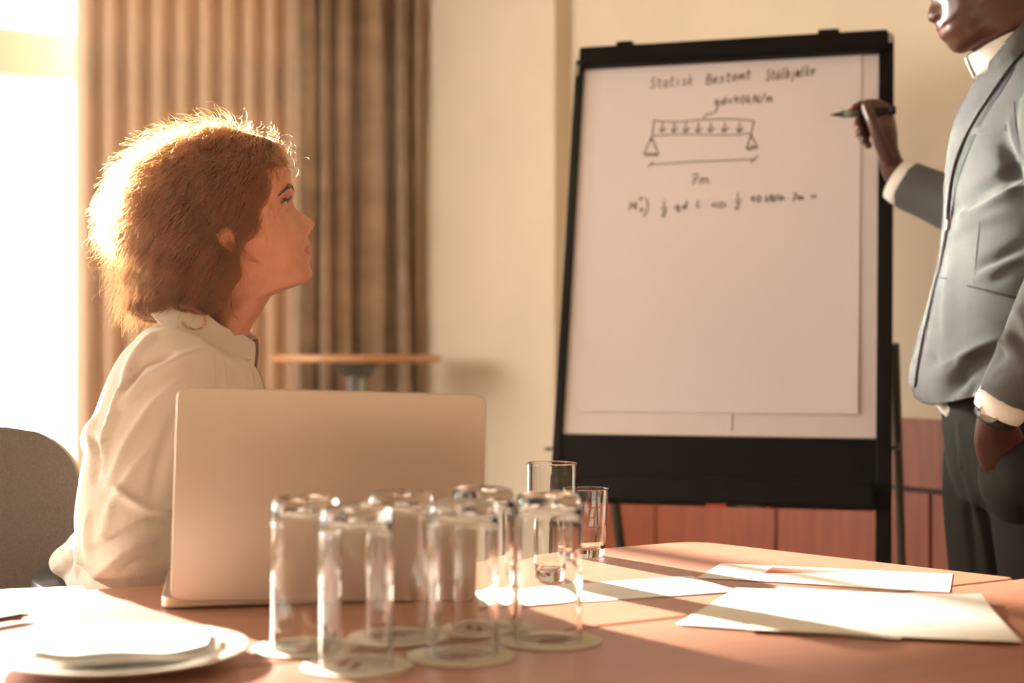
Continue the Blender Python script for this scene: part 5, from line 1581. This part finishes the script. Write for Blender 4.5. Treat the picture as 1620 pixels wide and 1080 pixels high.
# lapels, pockets, seams, buttons
patch('lapel', [(1588, 70), (1571, 92), (1545, 132), (1516, 182), (1503, 235), (1498, 300), (1499, 346)], [(1611, 84), (1602, 102), (1578, 140), (1545, 190), (1520, 240), (1507, 290), (1502, 350)], jtree, 0.006, 0.004, M_suit, jacket, 26, 6, MY - 0.1, bulge=0.003, forced=near_neck)
patch('lapel_shadow', [(1612, 84), (1602, 104), (1577, 146), (1546, 196), (1521, 246), (1507, 294), (1502, 346)], [(1618, 88), (1609, 106), (1584, 146), (1555, 192), (1530, 246), (1514, 294), (1504, 350)], jtree, 0.0012, 0.001, M_suitdark, jacket, 26, 4, MY - 0.1, forced=near_neck)  # dark strip standing in for the shadow beneath the lapel edge
patch('collar_leaf', [(1588, 68), (1604, 51), (1624, 32)], [(1606, 96), (1630, 68), (1652, 46)], jtree, 0.007, 0.004, M_suit, jacket, 12, 5, MY - 0.1, bulge=0.002, forced=near_neck)
patch('breast_pocket_welt', [(1526, 203), (1556, 201), (1592, 197)], [(1526, 213), (1556, 211), (1592, 207)], jtree, 0.0025, 0.003, M_suit, jacket, 10, 3, MY - 0.15)
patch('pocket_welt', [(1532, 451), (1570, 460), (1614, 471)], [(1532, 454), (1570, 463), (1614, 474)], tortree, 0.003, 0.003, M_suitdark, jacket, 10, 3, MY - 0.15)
patch('pocket_flap', [(1532, 456), (1570, 465), (1614, 476)], [(1531, 496), (1562, 507), (1600, 514)], tortree, 0.0035, 0.003, M_suit, jacket, 12, 6, MY - 0.15, bulge=0.002)
patch('front_dart_seam', [(1550, 350), (1545, 400), (1541, 450)], [(1550.7, 350), (1545.7, 400), (1541.7, 450)], jtree, 0.0012, 0.001, M_seam, jacket, 14, 2, MY - 0.15)
patch('armhole_seam', [(1604, 160), (1607, 200), (1614, 235), (1626, 262)], [(1605, 160), (1608, 200), (1615, 235), (1627, 262)], jtree, 0.0012, 0.001, M_seam, jacket, 14, 2, MY - 0.15)
patch('front_edge', [(1500, 350), (1492, 400), (1483, 440), (1468, 500), (1456, 560), (1447, 612)], [(1502, 350), (1494, 400), (1485, 440), (1470, 500), (1458, 560), (1450, 612)], jtree, 0.002, 0.003, M_suit, jacket, 18, 2, MY - 0.05)
for px, py in ((1502, 356),):
    w = W(px, py, 1.0); loc, nr, _, _ = jtree.ray_cast(Vector((0, 0, H)), Vector((w[0], 1.0, w[2] - H)).normalized())
    if loc is not None:
        loc, nr = np.array(loc), np.array(nr); v, f = tube([loc + nr * 0.001, loc + nr * 0.006], 0.0095, 16); b = mesh_obj('button', v, f, mat('horn_button', lin('8d8780'), rough=0.3), jacket)
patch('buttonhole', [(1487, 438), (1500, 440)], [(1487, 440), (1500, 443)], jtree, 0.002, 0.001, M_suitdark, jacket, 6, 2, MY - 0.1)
# shirt: collar, front wedge, cuffs, tail
ccn = np.array([-0.74, -0.06, 0.67]); ccn /= np.linalg.norm(ccn)       # the neck leans forward
ce1 = mF - ccn * (mF @ ccn); ce1 /= np.linalg.norm(ce1); ce2 = np.cross(ccn, ce1)
cc0 = W(1600, 58, MY)
A = []
for k in range(61):
    phi = math.radians(5) + math.radians(350) * k / 60
    fr = abs(math.cos(phi / 2)) ** 6; r_ = []
    for (q, r1, r2, h) in ((0, .070, .060, -.022), (.3, .070, .061, .006), (.5, .071, .062, .020), (.65, .075, .066, .021), (.8, .080, .071, .004), (1, .086, .078, -.022)):
        r_.append(cc0 + ce1 * math.cos(phi) * (r1 + 0.012 * fr * q) + ce2 * math.sin(phi) * (r2 + 0.003 * q) + ccn * (h + 0.022 * fr * q))
    A.append(spline(np.array(r_), 16))
A = np.array(A); gu = np.gradient(A, axis=0); gv = np.gradient(A, axis=1); nn = np.cross(gu, gv); nn /= np.linalg.norm(nn, axis=2)[..., None] + 1e-9
v, f = slab_between(A, A + nn * 0.0022)
shirt = mesh_obj('shirt', v, f, M_shirt, man, smooth=True, fix=True)
A = []
for k in range(41):
    phi = math.radians(86) + math.radians(188) * k / 40
    A.append(spline(np.array([cc0 + ce1 * math.cos(phi) * r1 + ce2 * math.sin(phi) * r2 + ccn * h for r1, r2, h in ((.084, .078, -.045), (.084, .078, -.014), (.088, .083, -.008), (.096, .093, -.020), (.104, .108, -.055), (.106, .116, -.090))]), 12))
A = np.array(A); gu = np.gradient(A, axis=0); gv = np.gradient(A, axis=1); nn = np.cross(gu, gv); nn /= np.linalg.norm(nn, axis=2)[..., None] + 1e-9
v, f = slab_between(A, A + nn * 0.003); mesh_obj('jacket_collar', v, f, M_suit, jacket, smooth=True, fix=True)
v, f = mring([(1622, 45, MY, .048, .055), (1622, 70, MY, .060, .075), (1630, 100, MY, .084, .10), (1634, 140, MY, .096, .14), (1634, 190, MY, .112, .15), (1630, 250, MY, .116, .15), (1622, 330, MY, .113, .14), (1612, 400, MY, .10, .10)], 40, 48)
mesh_obj('shirt_front', v, f, M_shirt, shirt, smooth=True)
v, f = remesh([tube(np.array([W(1482, 628, 2.62), W(1493, 645, 2.61), W(1498, 657, 2.605)]), [(.012, .010), (.010, .008), (.004, .004)], m=14, n=10, roundcap=True), tube(np.array([W(1526, 622, 2.60), W(1508, 640, 2.60), W(1498, 655, 2.605)]), [(.018, .008), (.014, .007), (.006, .004)], m=14, n=10, roundcap=True)], 0.003, 3)
mesh_obj('shirt_tail', v, f, M_shirt, shirt, smooth=True)
def cuff(name, a, b, r0, r1, m, parent, wv, m_=28):
    a, b = np.asarray(a), np.asarray(b); d = b - a
    v, f = ring_path(np.array([a, a + d * .5, b, b + d * 0.04, b + d * 0.0, a + d * .5]), np.array([r0, r0, r1, (r1[0] - .002, r1[1] - .002), (r1[0] - .004, r1[1] - .004), (r0[0] - .005, r0[1] - .005)]), m_, wv, 6)
    return mesh_obj(name, v, f, m, parent, smooth=True)
cuff('cuff', W(1440, 296, 2.988), W(1418, 283, 3.003), (.044, .048), (.041, .045), M_shirt, shirt, (0.1, 1, 0.1))
cuff('cuff', W(1592, 628, 2.30), W(1577, 654, 2.31), (.041, .043), (.037, .039), M_shirt, shirt, (0.2, 1, 0))
# right hand with the marker
def hw(px, py, dy=0.0): return W(px, py, 3.005 + dy)
parts = [tube([hw(1428, 287, 0), hw(1414, 268, 0), hw(1405, 240, 0), hw(1402, 215, 0), hw(1402, 196, 0.004)], [(.027, .024), (.026, .025), (.021, .033), (.022, .035), (.019, .028)], m=20, n=22, roundcap=True, up=(0, 1, 0.0))]
for pts, rad in (
        ([(1404, 250, -.020), (1393, 226, -.030), (1382, 198, -.034), (1375, 180, -.030), (1369, 168, -.022)], (.0160, .0145, .0120, .0115, .0095)),            # thumb
        ([(1408, 198, -.002), (1402, 176, .000), (1388, 165, .004), (1364, 166, .006), (1347, 174, .002)], (.0135, .0120, .0110, .0100, .0085)),               # index
        ([(1404, 204, .012), (1388, 184, .030), (1366, 184, .034), (1358, 197, .026), (1362, 208, .016)], (.0130, .0118, .0108, .0098, .0085)),                 # middle
        ([(1402, 212, .022), (1386, 196, .040), (1368, 198, .042), (1361, 211, .034), (1367, 221, .022)], (.0125, .0112, .0104, .0095, .0085)),                 # ring
        ([(1404, 222, .028), (1390, 208, .046), (1375, 209, .046), (1369, 220, .038), (1374, 230, .028)], (.0112, .0100, .0092, .0086, .0078))):                # little finger
    parts.append(tube([hw(*p) for p in pts], rad, m=12, n=22, roundcap=True))
v, f = remesh(parts, 0.0025, 4, 0.5); v = np.asarray(v)
hand_r = mesh_obj('hand', v, f, M_dark, man, smooth=True)
M_nail = mat('pale_nail', lin('c79b86'), rough=0.25)
for p, d in (((1357, 201, .020), (-.6, -.5, -.3)), ((1362, 214, .028), (-.6, -.5, -.3)), ((1370, 224, .033), (-.6, -.5, -.3)), ((1348, 171, -.002), (-.5, -.5, .5))):
    dd = np.array(d); dd /= np.linalg.norm(dd); t_ = np.cross(dd, (0, 1, 0.3)); t_ /= np.linalg.norm(t_)
    vv, ff = ellipsoid(hw(*p) + dd * 0.0045, (0.0045, 0.0055, 0.0025), np.stack([t_, np.cross(dd, t_), dd], 1), 12, 8); mesh_obj('fingernail', vv, ff, M_nail, hand_r, smooth=True)
mk = thing('marker_pen', 'black marker pen held in the raised hand of the man', 'marker', hw(1365, 178, 0))
a, b = hw(1313, 182, .010), hw(1416, 174, -.010); d = b - a; L = np.linalg.norm(d); d /= L
v, f = tube([a + d * 0.020, a + d * 0.023, a + d * 0.026, a + d * 0.060, b - d * 0.002, b], [.0045, .0068, .0078, .0082, .0085, .0075], 20); mesh_obj('barrel', v, f, mat('black_marker_barrel', lin('1b1c18'), rough=0.35), mk, smooth=True)
v, f = tube([a + d * 0.006, a + d * 0.014, a + d * 0.021], [.0022, .0042, .0048], 16); mesh_obj('nib_holder', v, f, M_black, mk, smooth=True)
v, f = tube([a, a + d * 0.008], [.0012, .0022], 12); mesh_obj('felt_nib', v, f, mat('felt_nib', lin('2a2620'), rough=0.9), mk, smooth=True)
v, f = tube([a + d * 0.027, a + d * 0.058], .0086, 20); mesh_obj('print_band', v, f, mat('grey_label_band', lin('6f7064'), rough=0.5), mk, smooth=True)
v, f = tube([b - d * 0.012, b + d * 0.001], .0092, 20); mesh_obj('end_cap', v, f, M_black, mk, smooth=True)
# left hand going into the trouser pocket, with a watch
Pk = [tube([W(1585, 640, 2.31), W(1574, 662, 2.33), W(1578, 690, 2.345), W(1588, 722, 2.36), W(1596, 745, 2.37)], [(.026, .030), (.025, .028), (.020, .038), (.018, .040), (.014, .034)], m=18, n=20, roundcap=True, up=(1, 0, 0))]
for k, (dx, L) in enumerate(((-12, 60), (-3, 70), (6, 66), (14, 52))):
    Pk.append(tube([W(1590 + dx, 725, 2.365), W(1594 + dx, 725 + L * .5, 2.37), W(1598 + dx, 725 + L, 2.385)], [.0105, .0100, .0085], m=10, n=12, roundcap=True))
Pk.append(tube([W(1572, 668, 2.33), W(1561, 690, 2.345), W(1562, 718, 2.37)], [.0145, .0125, .010], m=10, n=12, roundcap=True))
v, f = remesh(Pk, 0.0028, 4); mesh_obj('hand', v, f, M_dark, man, smooth=True)
wt = cuff('wrist_watch', W(1580, 652, 2.318), W(1575, 662, 2.324), (.034, .036), (.034, .036), M_black, man, (0.2, 1, 0))
wc = W(1568, 652, 2.288); vv, ff = tube([wc, wc + np.array([-0.004, -0.007, 0.001])], 0.0165, 24); mesh_obj('watch_case', vv, ff, M_steel, wt)
vv, ff = tube([wc + np.array([-0.004, -0.007, 0.001]), wc + np.array([-0.0045, -0.0078, 0.001])], 0.0142, 24); mesh_obj('watch_dial', vv, ff, mat('cream_dial', lin('d9cfb6'), rough=0.3), wt)
# trousers and shoes
hipc = W(1588, 640, MY)
tp = [mring([(1590, 610, MY, .098, .125), (1592, 660, MY, .104, .135), (1600, 740, MY, .102, .140), (1610, 800, MY, .09, .13)], 20, 40), ellipsoid(W(1610, 752, 2.385), (.062, .078, .082))]
def leg(x0, y0, x1, y1, xf, yf):
    return tube([np.array([x0, y0, .86]), np.array([x0, y0, .76]), np.array([(x0 + x1) / 2, (y0 + y1) / 2, .62]), np.array([x1, y1, .48]), np.array([(x1 + xf) / 2 + .012, (y1 + yf) / 2, .28]), np.array([xf, yf, .05])], [(.088, .100), (.090, .100), (.082, .090), (.075, .078), (.070, .074), (.066, .072)], m=28, n=40, up=(0, 1, 0))
hx, hy = hipc[0] + 0.022, hipc[1]
nl = np.array([hx, hy]) + mL[:2] * 0.09; fl = np.array([hx, hy]) - mL[:2] * 0.09
tp.append(leg(nl[0] + .012, nl[1], nl[0] + .035, nl[1], nl[0] + .06, nl[1])); tp.append(leg(fl[0] - .005, fl[1], fl[0] + .004, fl[1] + .01, fl[0] + .03, fl[1] + .02))
tv, tf = remesh(tp, 0.0075, 6)
tn = normals_of(tv, tf); tv += tn * (0.0016 * wob(tv, 18, 31))[:, None]
for pts, wd_, am in (([(1518, 670), (1525, 740), (1542, 790), (1556, 850), (1566, 930)], 5, .007), ([(1512, 690), (1520, 760), (1530, 800), (1538, 860), (1546, 930)], 6, -.008), ([(1548, 670), (1566, 700), (1590, 720)], 6, .005), ([(1545, 760), (1575, 790), (1610, 800)], 9, .004), ([(1550, 690), (1560, 720), (1580, 760)], 7, -.006)):
    tn = normals_of(tv, tf); fold(tv, tn, pts, wd_, am)
slacks = mesh_obj('trousers', tv, tf, M_slacks, man, smooth=True)
ttree = BVHTree.FromPolygons([tuple(v) for v in tv], tf)
patch('pocket_edge', [(1540, 640), (1552, 668), (1582, 690)], [(1543, 636), (1556, 662), (1588, 684)], ttree, 0.003, 0.003, M_slacks, slacks, 10, 3, 2.5)
for q, dx in ((nl, .06), (fl, .03)):
    a = np.array([q[0] + dx + 0.03, q[1] + .01, 0.045]); d = mF
    v, f = remesh([tube([a, a + d * 0.07 + [0, 0, .012], a + d * 0.15 - [0, 0, .006], a + d * 0.24 - [0, 0, .020]], [(.036, .046), (.040, .050), (.044, .034), (.030, .022)], m=16, n=16, roundcap=True, up=(0, 0, 1))], 0.006, 2)
    v[:, 2] = np.maximum(v[:, 2], 0.003); mesh_obj('shoe', v, f, mat('black_shoe_leather', lin('100e0c'), rough=0.25), man, smooth=True)
